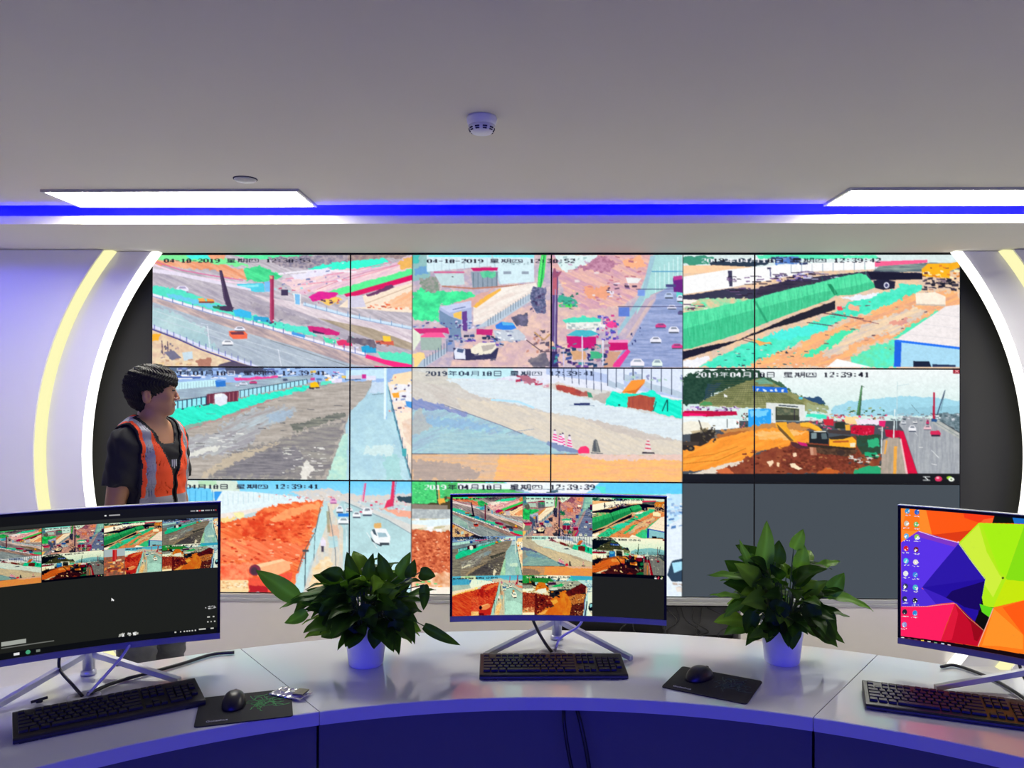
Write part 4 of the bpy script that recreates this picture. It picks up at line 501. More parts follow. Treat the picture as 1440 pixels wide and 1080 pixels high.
# ---------------------------------------------------------------- materials
def mat(name, col, rough=.5, metal=0, noise=0, nscale=20, bump=0, bscale=200, **kw):
    m = bpy.data.materials.new(name); m.use_nodes = True; nt = m.node_tree; b = nt.nodes['Principled BSDF']
    b.inputs['Base Color'].default_value = (*col, 1); b.inputs['Roughness'].default_value = rough; b.inputs['Metallic'].default_value = metal
    for k, v in kw.items(): b.inputs[k.replace('_', ' ')].default_value = v
    tc = nt.nodes.new('ShaderNodeTexCoord')
    if noise:
        n = nt.nodes.new('ShaderNodeTexNoise'); n.inputs['Scale'].default_value = nscale; n.inputs['Detail'].default_value = 4
        mx = nt.nodes.new('ShaderNodeMix'); mx.data_type = 'RGBA'; mx.inputs['A'].default_value = (*[c * (1 - noise) for c in col], 1); mx.inputs['B'].default_value = (*[min(c * (1 + noise), 1) for c in col], 1)
        nt.links.new(tc.outputs['Object'], n.inputs['Vector']); nt.links.new(n.outputs['Fac'], mx.inputs['Factor']); nt.links.new(mx.outputs['Result'], b.inputs['Base Color'])
    if bump:
        n = nt.nodes.new('ShaderNodeTexNoise'); n.inputs['Scale'].default_value = bscale; bp = nt.nodes.new('ShaderNodeBump'); bp.inputs['Strength'].default_value = bump; bp.inputs['Distance'].default_value = .002
        nt.links.new(tc.outputs['Object'], n.inputs['Vector']); nt.links.new(n.outputs['Fac'], bp.inputs['Height']); nt.links.new(bp.outputs['Normal'], b.inputs['Normal'])
    return m
def emis(name, col, s):
    m = bpy.data.materials.new(name); m.use_nodes = True; nt = m.node_tree; nt.nodes.remove(nt.nodes['Principled BSDF'])
    e = nt.nodes.new('ShaderNodeEmission'); e.inputs[0].default_value = (*col, 1); e.inputs[1].default_value = s; nt.links.new(e.outputs[0], nt.nodes['Material Output'].inputs[0]); return m
def screen_mat(name, s):
    m = bpy.data.materials.new(name); m.use_nodes = True; nt = m.node_tree; b = nt.nodes['Principled BSDF']; a = nt.nodes.new('ShaderNodeAttribute'); a.attribute_name = 'picture'
    b.inputs['Base Color'].default_value = (.002, .002, .002, 1); b.inputs['Roughness'].default_value = .35; b.inputs['Specular IOR Level'].default_value = .08
    nt.links.new(a.outputs['Color'], b.inputs['Emission Color']); b.inputs['Emission Strength'].default_value = s; return m
def attr_mat(name, attr, rough, trans=0, **kw):
    m = mat(name, (.5, .5, .5), rough, **kw); nt = m.node_tree; a = nt.nodes.new('ShaderNodeAttribute'); a.attribute_name = attr
    nt.links.new(a.outputs['Color'], nt.nodes['Principled BSDF'].inputs['Base Color']); return m
M = dict(
    ceil=mat('matt_ceiling_paint', (.69, .665, .595), .9, noise=.02, nscale=2), wall=mat('white_wall_paint', (.74, .73, .72), .6, noise=.02, nscale=3),
    panel=mat('satin_white_panel', (.72, .71, .71), .45), dark=mat('dark_back_wall', (.035, .035, .030), .6, noise=.1, nscale=4), floor=mat('pale_floor', (.52, .51, .49), .35, noise=.12, nscale=6),
    beige=mat('cream_plinth', (.66, .62, .57), .5, noise=.02), alu=mat('brushed_aluminium', (.40, .40, .385), .5, .15), desk=mat('glossy_white_worktop', (.70, .715, .70), .11, noise=.01, Coat_Weight=.3, Coat_Roughness=.1),
    edge=mat('white_edge_band', (.50, .50, .54), .4), front=mat('dark_desk_front', (.085, .085, .10), .5, noise=.05), seam=mat('joint', (.12, .12, .13), .7),
    black=mat('black_plastic', (.012, .012, .014), .38, noise=.1), key=mat('black_keycap', (.010, .010, .011), .5), bezel=mat('black_bezel', (.006, .006, .007), .5, Specular_IOR_Level=.2), gun=mat('silver_chin', (.20, .20, .26), .45, .3),
    silver=mat('silver_stand', (.55, .56, .60), .28, .6), white=mat('white_plastic', (.75, .76, .80), .4), lav=mat('lavender_cable_sheath', (.45, .43, .68), .5), cable=mat('black_rubber_cable', (.012, .012, .012), .45),
    pot=mat('white_ceramic_pot', (.72, .74, .82), .35), soil=mat('soil', (.03, .02, .012), .95, noise=.5, nscale=60), frame=mat('light_frame', (.45, .45, .45), .4, .3),
    panel_e=emis('led_panel_diffuser', (1, .97, .87), PANEL_E), warm=emis('warm_led_diffuser', (1, .96, .50), 1.0), cool=emis('white_led_diffuser', (1, 1, .93), 1.7), blue_e=emis('blue_led_tape', (.0, .0, 1), 90.0),
    pad=mat('black_cloth_pad', (.012, .013, .013), .85, bump=.3, bscale=900), green=mat('green_print', (.04, .34, .07), .7), print=mat('white_print', (.6, .6, .6), .7), dim=mat('grey_green_print', (.06, .12, .11), .7),
    foil=mat('clear_crinkled_film', (.75, .74, .66), .12, .55, bump=1, bscale=60), vent=mat('dark_vent', (.03, .03, .06), .8), rack=mat('dark_grey_cabinet', (.05, .05, .052), .6))
# ---------------------------------------------------------------- the room
ZC, ZS, YF, YA, YB, YW = 2.538, 2.45, 3.95, 4.58, 4.64, 4.70
XC = .127
tag(MB().box2((-3.5, -3, -.1), (3.7, 5.1, 0)).build('floor', M['floor']), kind='structure')
tag(MB().box2((-3.5, -3, ZC), (3.7, 3.915, ZC + .1)).build('ceiling', M['ceil']), kind='structure')
tag(MB().box2((-3.6, -3, 0), (-3.5, 5.1, 2.9)).build('wall_left', M['wall']), kind='structure')
tag(MB().box2((3.7, -3, 0), (3.8, 5.1, 2.9)).build('wall_right', M['wall']), kind='structure')
tag(MB().box2((-3.5, -3.1, 0), (3.7, -3, 2.9)).build('wall_back', M['rack']), kind='structure')
tag(MB().box2((-3.5, YW + .15, 0), (3.7, YW + .25, 2.9)).build('wall_front', M['dark']), kind='structure')
# bulkhead over the display wall with a lip that hides a blue LED tape, and the recess above it
b = MB().prism([(YF, ZS), (YW + .15, 2.4265), (YW + .15, ZS + .012), (YF + .02, ZS + .012), (YF + .02, 2.492), (YF, 2.492)], -3.5, 3.7, lambda a, b_, x: (x, a, b_))
tag(b.build('trim_1', M['ceil']), kind='structure')
b = MB().box2((-3.5, YF + .36, ZS + .012), (3.7, YF + .38, 2.80)); b.box2((-3.5, 3.895, 2.78), (3.7, YF + .36, 2.80)); b.box2((-3.5, 3.895, ZC + .1), (3.7, 3.915, 2.78))
tag(b.build('trim_2', mat('grey_recess_paint', (.30, .30, .32), .9)), kind='structure')
tag(MB().box2((-3.4, YF + .045, ZS + .014), (3.6, YF + .075, ZS + .03)).build('blue_led_tape', M['blue_e']), 'blue glowing LED tape tucked behind the lip of the ceiling slot', 'led strip')
# curved wall layers left and right of the displays
def arc(side, cx, R, dr, z0=0., z1=2.429, n=40):        # x of a circle bulging outwards
    out = []
    for i in range(n + 1):
        z = z0 + (z1 - z0) * i / n; out.append((XC + side * (cx + math.sqrt((R + dr) ** 2 - (z - 1.225) ** 2)), z))
    return out
IN, OUT = (.861, 1.953), (1.117, 1.94)              # centre offset from XC, radius
def layer(name, side, c, R, y0, y1, xo, m, lab=None):
    p = arc(side, c, R, 0); poly = p + [(XC + side * xo, 2.429), (XC + side * xo, 0)]
    return tag(MB().prism(poly, y0, y1, lambda a, b, z: (a, z, b)).build(name, m), kind='structure')
def band(name, side, c, R, w, y0, y1, m, label):
    p = arc(side, c, R, -w / 2, .0, 2.428); q = arc(side, c, R, w / 2, .0, 2.428)
    r = MB(); n = len(p)
    vs = []
    for (xa, za), (xb, zb) in zip(p, q): vs += [(xa, y0, za), (xb, y0, zb), (xb, y1, zb), (xa, y1, za)]
    fs = [(i * 4 + k, i * 4 + (k + 1) % 4, (i + 1) * 4 + (k + 1) % 4, (i + 1) * 4 + k) for i in range(n - 1) for k in range(4)] + [(0, 1, 2, 3), tuple((n - 1) * 4 + k for k in (3, 2, 1, 0))]
    o = r.add(vs, fs).build(name, m); return tag(o, label, 'led strip')
for sd, nm in ((-1, 'left'), (1, 'right')):
    ob = layer('trim_3' if sd < 0 else 'trim_4', sd, IN[0], IN[1] - .012, YB, YB + .05, 3.6, M['panel'])
    ob = layer('trim_5' if sd < 0 else 'trim_6', sd, OUT[0], OUT[1] + .02, YA, YB, 3.6, M['wall'])
    band('led_light_strip', sd, IN[0], IN[1] - .018, .032, YB - .012, YB + .045, M['cool'], 'bright white curved LED strip edging the dark recess, %s of the video wall' % nm)
    band('led_light_strip', sd, OUT[0], OUT[1] + .0, .046, YA + .012, YB - .001, M['warm'], 'pale yellow curved LED strip on the %s white wall, outside the bright white one' % nm)
# plinth under the displays with its aluminium ledge and an open cable niche
X0, X1 = -2.10, 2.434; zt = .335
b = MB().box2((X0, 4.66, 0), (.17, YW + .15, zt)); b.box2((1.25, 4.66, 0), (X1, YW + .15, zt)); b.box2((.17, 4.66, 0), (1.25, YW + .15, .05))
tag(b.build('trim_7', M['beige']), kind='structure')
b = MB().box2((X0 - .13, 4.655, zt), (X1 + .12, YW + .15, zt + .017)); b.box2((X0 - .13, 4.668, zt + .017), (X1 + .12, YW + .15, zt + .038))
tag(b.build('trim_8', M['alu'], bev=.002), kind='structure')
b = MB().box2((X0 - .11, 4.70, 0), (X0, YW + .15, zt)); b.box2((X1, 4.70, 0), (X1 + .10, YW + .15, zt)); tag(b.build('trim_9', M['beige']), kind='structure')
sh = empty('equipment_cabinet', (.71, 4.80, .05), 0, 'black open equipment niche full of loose cables under the video wall', 'cabinet')
MB().box2((-.53, .03, 0), (.53, .045, .28)).build('back_panel', M['black'], sh); MB().box2((-.535, -.13, 0), (.535, .03, .012)).build('shelf', M['rack'], sh)
MB().box2((.10, -.11, .10), (.50, .02, .27)).build('device', M['rack'], sh, bev=.004); MB().box2((-.48, -.12, .012), (.02, .02, .06)).build('device', M['black'], sh, bev=.004)
rn = random.Random(4)
for i in range(9):
    x = -.1 + i * .065; pts = [(x + rn.uniform(-.08, .08), -.115 - rn.uniform(0, .03), z) for z in (.27, .19, .12, .06, .02)]
    MB().tube(bez(pts, 6), .004, 6).build('cable', M['cable'], sh, smooth=True)
MB().tube(bez([(-.1, -.12, .02), (-.02, -.13, .05), (.04, -.125, .03)], 5), .004, 6).build('red_cable', mat('red_cable', (.4, .02, .02), .5), sh, smooth=True)
# ---------------------------------------------------------------- video wall, twelve panels
PW, PH, PX, PZ, PY = 1.2115, .6825, .1254 - 2 * 1.2115, 1.62 + .8018, 4.696
def picture_grid(name, img, place, m, parent):      # one vertex per picture element
    h, w = img.shape[:2]; jj, ii = np.mgrid[0:h, 0:w]; co = place(ii / (w - 1.), jj / (h - 1.)).reshape(-1, 3)
    idx = (np.arange(h - 1)[:, None] * w + np.arange(w - 1)[None]).ravel()
    fc = np.stack([idx, idx + w, idx + w + 1, idx + 1], 1).ravel().astype(np.int32); nf = len(idx)
    me = bpy.data.meshes.new(name); me.vertices.add(h * w); me.vertices.foreach_set('co', co.astype(np.float32).ravel())
    me.loops.add(nf * 4); me.loops.foreach_set('vertex_index', fc); me.polygons.add(nf); me.polygons.foreach_set('loop_start', np.arange(nf, dtype=np.int32) * 4)
    me.update(); at = me.color_attributes.new('picture', 'BYTE_COLOR', 'POINT')
    c = np.ones((h * w, 4), np.float32); c[:, :3] = np.clip(img.reshape(-1, 3), 0, 1); at.data.foreach_set('color_srgb', c.ravel()); me.validate()
    return link(name, me, m, parent)
SMW = screen_mat('video_wall_picture', 1.0); SMM = screen_mat('monitor_picture', 1.0)
ordn = ['leftmost', 'second from left', 'second from right', 'rightmost']
what = [['motorway fence and crane', 'red pole and pink roofed sheds', 'mixer truck left half', 'purple tower and road'], ['grey dirt strip', 'pale concrete strip', 'bare tan yard', 'striped cones and orange slab'], ['red earth bank', 'white cars on the road', 'brown rubble beside the middle monitor', 'building site edge behind middle monitor']]
what = ['grey motorway, fence and black crane', 'red pole end, green strip and gate house', 'purple tower, fenced road and cars', 'green tarpaulin and white shed roof',
        'long grey dirt strip and turquoise netting', 'pale concrete lane and blue grey yard', 'striped cones, orange slab and dark hillside', 'yellow excavator and road',
        'red earth bank and orange pipe', 'white cars and brown rubble', 'a pale blue edge beside blank grey', 'only blank grey']
for r in range(3):
    for c in range(4):
        t = empty('display_panel', (PX + c * PW, PY, PZ - (r + 1) * PH), 0, '%s %s-row video wall panel showing %s' % (ordn[c], ['top', 'middle', 'bottom'][r], what[r * 4 + c]), 'display', 'video wall panels')
        x0, x1 = c * 285, (c + 1) * 285; y0, y1 = r * 162, (r + 1) * 162; e = .0042
        picture_grid('screen', SMALL[y0:y1, x0:x1], lambda u, v: np.stack([e + u * (PW - 2 * e), 0 * u - .0005, PH - e - v * (PH - 2 * e)], -1), SMW, t)
        b = MB(); b.box2((.0004, -.003, 0.0004), (e, .06, PH - .0004)); b.box2((PW - e, -.003, .0004), (PW - .0004, .06, PH - .0004)); b.box2((e, -.003, .0004), (PW - e, .06, e)); b.box2((e, -.003, PH - e), (PW - e, .06, PH - .0004)); b.box2((e, .003, e), (PW - e, .06, PH - e))
        b.build('frame', M['bezel'], t)
b = MB().box2((PX - .008, PY - .003, PZ + .0005), (PX + 4 * PW + .008, PY + .06, PZ + .0085)); tag(b.build('trim_10', M['bezel']), kind='structure')
# ---------------------------------------------------------------- ceiling fittings
for x0, x1, lab in ((-2.29, -1.075, 'rectangular white LED ceiling light left of the smoke detector'), (1.452, 2.667, 'rectangular white LED ceiling light at right, cut off by the photo edge')):
    t = empty('ceiling_light', ((x0 + x1) / 2, 3.755, ZC), 0, lab, 'light', 'ceiling light panels'); L_ = (x1 - x0) / 2
    b = MB(); b.box2((-L_, -.16, -.012), (L_, -.148, 0)); b.box2((-L_, .148, -.012), (L_, .16, 0)); b.box2((-L_, -.148, -.012), (-L_ + .014, .148, 0)); b.box2((L_ - .014, -.148, -.012), (L_, .148, 0)); b.build('frame', M['frame'], t)
    MB().box2((-L_ + .014, -.148, -.008), (L_ - .014, .148, -.001)).build('diffuser', M['panel_e'], t)
t = empty('smoke_detector', (-.167, 2.65, ZC), 0, 'white cone shaped smoke detector on the ceiling above the screens', 'smoke detector')
MB().lathe([(.050, 0), (.052, -.006), (.050, -.018), (.046, -.03)], 40).build('base', M['white'], t, smooth=True)
MB().lathe([(.046, -.03), (.040, -.046), (.034, -.053), (.0, -.056)], 40).build('cap', M['white'], t, smooth=True)
b = MB()
for i in range(10):
    a = i * 2 * pi / 10; b.box((.0405 * cos(a), .0405 * sin(a), -.041), (.008, .015, .004), a); b.box((.038 * cos(a), .038 * sin(a), -.0475), (.008, .013, .003), a)
b.build('vent_slots', M['vent'], t)
for x, y, lab in ((-1.26, 3.42, 'small round grey sensor on the ceiling above the left light'), (2.56, 3.42, 'small round sensor on the ceiling at the right photo edge')):
    t = empty('ceiling_sensor', (x, y, ZC), 0, lab, 'sensor'); MB().lathe([(.048, 0), (.048, -.004), (.040, -.012), (.0, -.015)], 32).build('cover', M['frame'], t, smooth=True); MB().lathe([(.052, 0), (.052, -.003), (.046, -.004)], 32).build('rim', M['vent'], t, smooth=True)
# ---------------------------------------------------------------- curved control desk
DC = (.10, .30); RF, RB, ZD = 1.905, 2.515, .75
def dpt(a, R, z): return (DC[0] + R * sin(a), DC[1] + R * cos(a), z)
def sector(f0, f1, b0, b1, r0, r1, z0, z1, n=24):   # a desk slab between two slanted joints
    b = MB(); vs = []
    for i in range(n + 1):
        t = i / n; af = f0 + (f1 - f0) * t; ab = b0 + (b1 - b0) * t
        vs += [dpt(af, r0, z0), dpt(ab, r1, z0), dpt(ab, r1, z1), dpt(af, r0, z1)]
    fs = [(i * 4 + k, i * 4 + (k + 1) % 4, (i + 1) * 4 + (k + 1) % 4, (i + 1) * 4 + k) for i in range(n) for k in range(4)] + [(0, 1, 2, 3), tuple(n * 4 + k for k in (3, 2, 1, 0))]
    return b.add(vs, fs)
g = radians(.035)
for f0, f1, b0, b1, lab in ((-68, -20.3, -70, -24.9, 'left bay of the curved white control desk, under the left monitor'), (-20.3, 20.0, -24.9, 24.4, 'middle bay of the curved white control desk, under both potted plants'), (20.0, 68, 24.4, 70, 'right bay of the curved white control desk, under the right monitor')):
    f0, f1, b0, b1 = [radians(v) for v in (f0, f1, b0, b1)]
    t = empty('desk', (0, 0, 0), 0, lab, 'desk', 'bays of the control desk')
    sector(f0 + g, f1 - g, b0 + g, b1 - g, RF + .003, RB, ZD - .036, ZD).build('worktop', M['desk'], t)
    sector(f0 + g, f1 - g, f0 + g, f1 - g, RF, RF + .0028, ZD - .036, ZD - .001).build('edge_band', M['edge'], t)
    sector(f0 + g * 3, f1 - g * 3, f0 + g * 3, f1 - g * 3, RF + .045, RF + .063, .05, ZD - .037).build('front_panel', M['front'], t)
    sector(b0 + g * 3, b1 - g * 3, b0 + g * 3, b1 - g * 3, RB - .06, RB - .042, .05, ZD - .037).build('back_panel', M['edge'], t)
    for a in (f0 + radians(.7), f1 - radians(.7)):
        sector(a - radians(.25), a + radians(.25), a - radians(.25), a + radians(.25), RF + .064, RB - .061, .0, ZD - .037, 2).build('side_panel', M['edge'], t)
def grommet(x, y, lab):
    t = empty('cable_grommet', (x, y, ZD), 0, lab, 'grommet'); MB().lathe([(.043, .0), (.043, .003), (.038, .0045), (.024, .0035), (.024, .0005)], 32, ).build('ring', M['white'], t, smooth=True); MB().lathe([(.024, .0003), (.0, .0004)], 24).build('hole', M['cable'], t)
grommet(.075, 2.575, 'white round cable grommet under the middle monitor'); grommet(-1.245, 2.165, 'white round cable grommet under the left monitor'); grommet(1.375, 2.13, 'white round cable grommet behind the right keyboard')
# ---------------------------------------------------------------- curved monitors
def monitor(loc, rz, img, lab):
    t = empty('monitor', loc, rz, lab, 'monitor', 'curved monitors on the desk'); RC = 1.8; W2 = .3575; z0 = .090; h = .424; u2 = .3495
    cy = lambda x: -(x * x) / (2 * RC)
    picture_grid('screen', img, lambda u, v: np.stack([-u2 + u * 2 * u2, -((-u2 + u * 2 * u2) ** 2) / (2 * RC) - .0012, z0 + .415 - v * .396], -1), SMM, t)
    def strip(x0, x1, za, zb, y0, y1, n=24):
        b = MB(); vs = []
        for i in range(n + 1):
            x = x0 + (x1 - x0) * i / n; y = cy(x); vs += [(x, y + y0, za), (x, y + y1, za), (x, y + y1, zb), (x, y + y0, zb)]
        return b.add(vs, [(i * 4 + k, i * 4 + (k + 1) % 4, (i + 1) * 4 + (k + 1) % 4, (i + 1) * 4 + k) for i in range(n) for k in range(4)] + [(0, 1, 2, 3), tuple(n * 4 + k for k in (3, 2, 1, 0))])
    b = strip(-W2, W2, z0 + .415, z0 + h - .001, -.003, .016); q = strip(-W2, -u2, z0 + .019, z0 + .415, -.003, .016, 2); b.add(q.v, q.f); q = strip(u2, W2, z0 + .019, z0 + .415, -.003, .016, 2); b.add(q.v, q.f); b.build('bezel', M['bezel'], t)
    strip(-W2, W2, z0, z0 + .0185, -.004, .016).build('chin', M['gun'], t, bev=.001)
    strip(-W2 - .001, W2 + .001, z0 + h - .001, z0 + h + .001, -.003, .022).build('top_trim', M['silver'], t)
    b = strip(-W2, W2, z0, z0 + h - .001, .0165, .022); b.box((0, .042, z0 + .2), (.42, .04, .26)); b.build('housing', M['white'], t, bev=.002)
    MB().lathe([(.017, .012), (.017, .30)], 24, (0, .088, 0)).build('column', M['silver'], t, smooth=True)
    MB().box2((-.03, .06, .23), (.03, .075, .33)).build('bracket', M['silver'], t, bev=.003)
    MB().lathe([(.022, .001), (.022, .012), (.019, .016)], 24, (0, .088, 0)).build('foot', M['silver'], t, smooth=True)
    for s_ in (-1, 1):
        a = Vector((s_ * .012, .085, .062)); e_ = Vector((s_ * .235, -.115, .010)); d = (e_ - a); sd = Vector((-d.y, d.x, 0)).normalized() * .009
        b = MB(); up = Vector((0, 0, .009)); b.add([a - sd - up, a + sd - up, e_ + sd - up, e_ - sd - up, a - sd + up, a + sd + up, e_ + sd + up * .6, e_ - sd + up * .6], [(0, 3, 2, 1), (4, 5, 6, 7), (0, 1, 5, 4), (1, 2, 6, 5), (2, 3, 7, 6), (3, 0, 4, 7)]); b.build('leg', M['silver'], t, bev=.0015)
    return t
monitor((.094, 2.628, ZD), radians(-1.2), MC.a, 'middle curved monitor showing a grid of nine camera pictures')
monitor((-1.286, 2.259, ZD), radians(29.5), ML.a, 'left curved monitor, mostly dark screen with two rows of small pictures')
monitor((1.425, 2.224, ZD), radians(-40.7), MR.a, 'right curved monitor with a wallpaper of bright umbrellas')
def cable(pts, r, m, lab, n=8, name='cable'):
    o = MB().tube(bez(pts, 10), r, n).build(name, m, smooth=True); return tag(o, lab, 'cable')
cable([(.005, 2.672, .845), (.03, 2.64, .80), (.055, 2.60, .770), (.074, 2.575, .753)], .0052, M['cable'], 'black cable from the middle monitor down into its grommet')
cable([(.19, 2.672, .85), (.165, 2.65, .815), (.105, 2.62, .785), (.085, 2.585, .754)], .0042, M['lav'], 'lavender cable from the middle monitor down into its grommet')
cable([(-1.372, 2.26, .845), (-1.36, 2.24, .80), (-1.30, 2.20, .772), (-1.25, 2.165, .753)], .0045, M['cable'], 'black cable looping from under the left monitor to its grommet')
cable([(-1.19, 2.31, .85), (-1.20, 2.27, .82), (-1.225, 2.20, .775), (-1.238, 2.168, .753)], .0042, M['lav'], 'lavender cable from the left monitor to its grommet')
cable([(-1.238, 2.172, .756), (-1.20, 2.262, .758), (-1.089, 2.405, .757), (-1.024, 2.50, .757), (-.958, 2.525, .757)], .0055, M['cable'], 'black cable lying on the desk from the left grommet to the back edge')
cable([(1.28, 2.466, .757), (1.334, 2.478, .757), (1.38, 2.37, .757), (1.385, 2.24, .757), (1.376, 2.14, .755)], .0050, M['cable'], 'black cable lying on the desk behind the right monitor stand')
cable([(1.43, 2.33, .835), (1.43, 2.30, .79), (1.41, 2.20, .762), (1.38, 2.14, .755)], .0045, M['cable'], 'black cable dropping from the bottom of the right monitor')
cable([(.098, 2.222, .712), (.10, 2.20, .67), (.115, 2.19, .58), (.15, 2.20, .42), (.17, 2.2, .03)], .005, M['cable'], 'left one of two black cables hanging under the desk front')
cable([(.135, 2.222, .712), (.147, 2.20, .67), (.165, 2.19, .58), (.19, 2.20, .40), (.25, 2.2, .03)], .006, M['cable'], 'right one of two black cables hanging under the desk front')
t = empty('cable_clip', (-1.341, 2.116, ZD), .6, 'small dark clip on the desk left of the left grommet', 'clip'); MB().box((0, 0, .007), (.018, .010, .010)).build('body', M['black'], t, bev=.004); MB().tube([(-.02, 0, .008), (.02, .004, .012)], .004, 8).build('pin', M['cable'], t)
# ---------------------------------------------------------------- keyboards
KEYM = {}
def keymesh(w):
    k = round(w, 4)
    if k not in KEYM:
        a, b_ = w / 2 - .0012, .0078; v = [(-a, -b_, 0), (a, -b_, 0), (a, b_, 0), (-a, b_, 0), (-a + .0015, -b_ + .001, .006), (a - .0015, -b_ + .001, .006), (a - .0015, b_ - .002, .006), (-a + .0015, b_ - .002, .006)]
        me = bpy.data.meshes.new('key'); me.from_pydata(v, [], [(0, 3, 2, 1), (4, 5, 6, 7), (0, 1, 5, 4), (1, 2, 6, 5), (2, 3, 7, 6), (3, 0, 4, 7)]); me.materials.append(M['key']); KEYM[k] = me
    return KEYM[k]
u = .0188
ROWS = [[(1, 0)] + [(1, 2 + i) for i in range(4)] + [(1, 6.5 + i) for i in range(4)] + [(1, 11 + i) for i in range(4)] + [(1, 15.25 + i) for i in range(3)],
        [(1, i) for i in range(13)] + [(2, 13)] + [(1, 15.25 + i) for i in range(3)] + [(1, 18.5 + i) for i in range(4)],
        [(1.5, 0)] + [(1, 1.5 + i) for i in range(12)] + [(1.5, 13.5)] + [(1, 15.25 + i) for i in range(3)] + [(1, 18.5 + i) for i in range(4)],
        [(1.75, 0)] + [(1, 1.75 + i) for i in range(11)] + [(2.25, 12.75)] + [(1, 18.5 + i) for i in range(3)],
        [(2.25, 0)] + [(1, 2.25 + i) for i in range(10)] + [(2.75, 12.25)] + [(1, 16.25)] + [(1, 18.5 + i) for i in range(4)],
        [(1.25, 0), (1.25, 1.25), (1.25, 2.5), (5.5, 3.75), (1.25, 9.25), (1.25, 10.5), (1.25, 11.75), (2, 13), (1, 15.25), (1, 16.25), (1, 17.25), (2, 18.5), (1, 20.5)]]
def keyboard(loc, rz, lab):
    t = empty('keyboard', loc, rz, lab, 'keyboard', 'black keyboards on the desk')
    prof = [(-.070, .002), (-.070, .010), (-.065, .0155), (-.055, .0165), (.072, .029), (.083, .0285), (.085, .024), (.085, .002)]
    MB().prism(prof, -.2225, .2225, lambda a, b, c: (c, a, b)).build('body', M['black'], t, bev=.002)
    tl = math.atan2(.0125, .127)
    for r, row in enumerate(ROWS):
        y = .060 - r * .0188 - (.004 if r else 0)
        for wd, x in row:
            o = bpy.data.objects.new('key', keymesh(wd * u)); COL.objects.link(o); o.parent = t
            o.location = ((x + wd / 2) * u - .212, y, .0165 + (y + .055) * .0984 + .0002); o.rotation_euler = (tl, 0, 0)
    for x in (-.19, .19):
        for y in (.0675, -.0600): MB().box2((x - .02, y - .007, 0), (x + .02, y + .007, .003)).build('rubber_foot', M['cable'], t)
    return t
keyboard((.071, 2.404, ZD), radians(2.6), 'black keyboard in front of the middle monitor')
keyboard((-1.1035, 2.050, ZD), radians(34.4), 'black keyboard in front of the left monitor')
keyboard((1.145, 2.138, ZD), radians(-19.5), 'black keyboard at the right, before the umbrella monitor')
# ---------------------------------------------------------------- mouse pads and mice
def pad(loc, rz, lab, mg):
    t = empty('mouse_pad', loc, rz, lab, 'mouse pad')
    p = []
    for cx, cy, a0 in ((.112, .088, 0), (-.112, .088, 90), (-.112, -.088, 180), (.112, -.088, 270)):
        for k in range(6): a = radians(a0 + k * 18); p.append((cx + .010 * cos(a), cy + .010 * sin(a)))
    MB().prism(p, 0, .003).build('cloth', M['pad'], t)
    b = MB(); r_ = random.Random(2)
    for i in range(30):                                # knot of curling lines, like entwined snakes
        a = r_.uniform(0, 6.28); x, y = .045 + r_.uniform(-.025, .03), .015 + r_.uniform(-.028, .035); pts = []
        for k in range(9):
            pts.append((x, y)); a += r_.uniform(-.9, .9); x += .006 * cos(a); y += .006 * sin(a)
        for (xa, ya), (xb, yb) in zip(pts, pts[1:]): b.box(((xa + xb) / 2, (ya + yb) / 2, .0032), (.0072, .0022, .0003), math.atan2(yb - ya, xb - xa))
    b.build('snake_logo', mg, t)
    c = bpy.data.curves.new('brand_text', 'FONT'); c.body = 'Goliathus'; c.size = .014; c.extrude = .0002; tmp = bpy.data.objects.new('tmp', c); COL.objects.link(tmp)
    dg = bpy.context.evaluated_depsgraph_get(); me = bpy.data.meshes.new_from_object(tmp.evaluated_get(dg)); bpy.data.objects.remove(tmp); me.materials.clear()
    o = link('brand_text', me, M['print'], t); o.location = (-.095, -.078, .0033)
    return t
pad((-.769, 2.108, ZD), radians(18.5), 'black mouse pad with green print, right of the left keyboard', M['green'])
pad((.538, 2.313, ZD), radians(-28.8), 'black mouse pad with dim print, right of the middle keyboard', M['dim'])
def mouse(loc, rz, lab):
    t = empty('computer_mouse', loc, rz, lab, 'mouse'); n, m_ = 28, 12
    def shell(z0, k, f0=0, f1=1):
        vs = []
        for i in range(m_ + 1):
            ph = (f0 + (f1 - f0) * i / m_) * pi / 2
            for j in range(n):
                a = j * 2 * pi / n; x = .031 * cos(a) * (1 - .12 * sin(a)) * cos(ph) ** .7; y = .056 * sin(a) * cos(ph) ** .8
                vs.append((x * k, y * k, z0 + .036 * k * sin(ph) * (1 - .25 * (y / .056) ** 2 - .1 * y / .056)))
        fs = [(i * n + j, i * n + (j + 1) % n, (i + 1) * n + (j + 1) % n, (i + 1) * n + j) for i in range(m_) for j in range(n)]; fs.append(tuple(range(n))[::-1]); return MB().add(vs, fs)
    shell(0, 1).build('body', M['black'], t, smooth=True)
    MB().tube([(-.003, .034, .0215), (.003, .034, .0215)], .0062, 16).build('scroll_wheel', M['cable'], t, smooth=True)
    return t
mouse((-.806, 2.125, ZD + .003), radians(14), 'black mouse on the left mouse pad'); mouse((.512, 2.36, ZD + .003), radians(-48), 'black mouse on the right mouse pad')
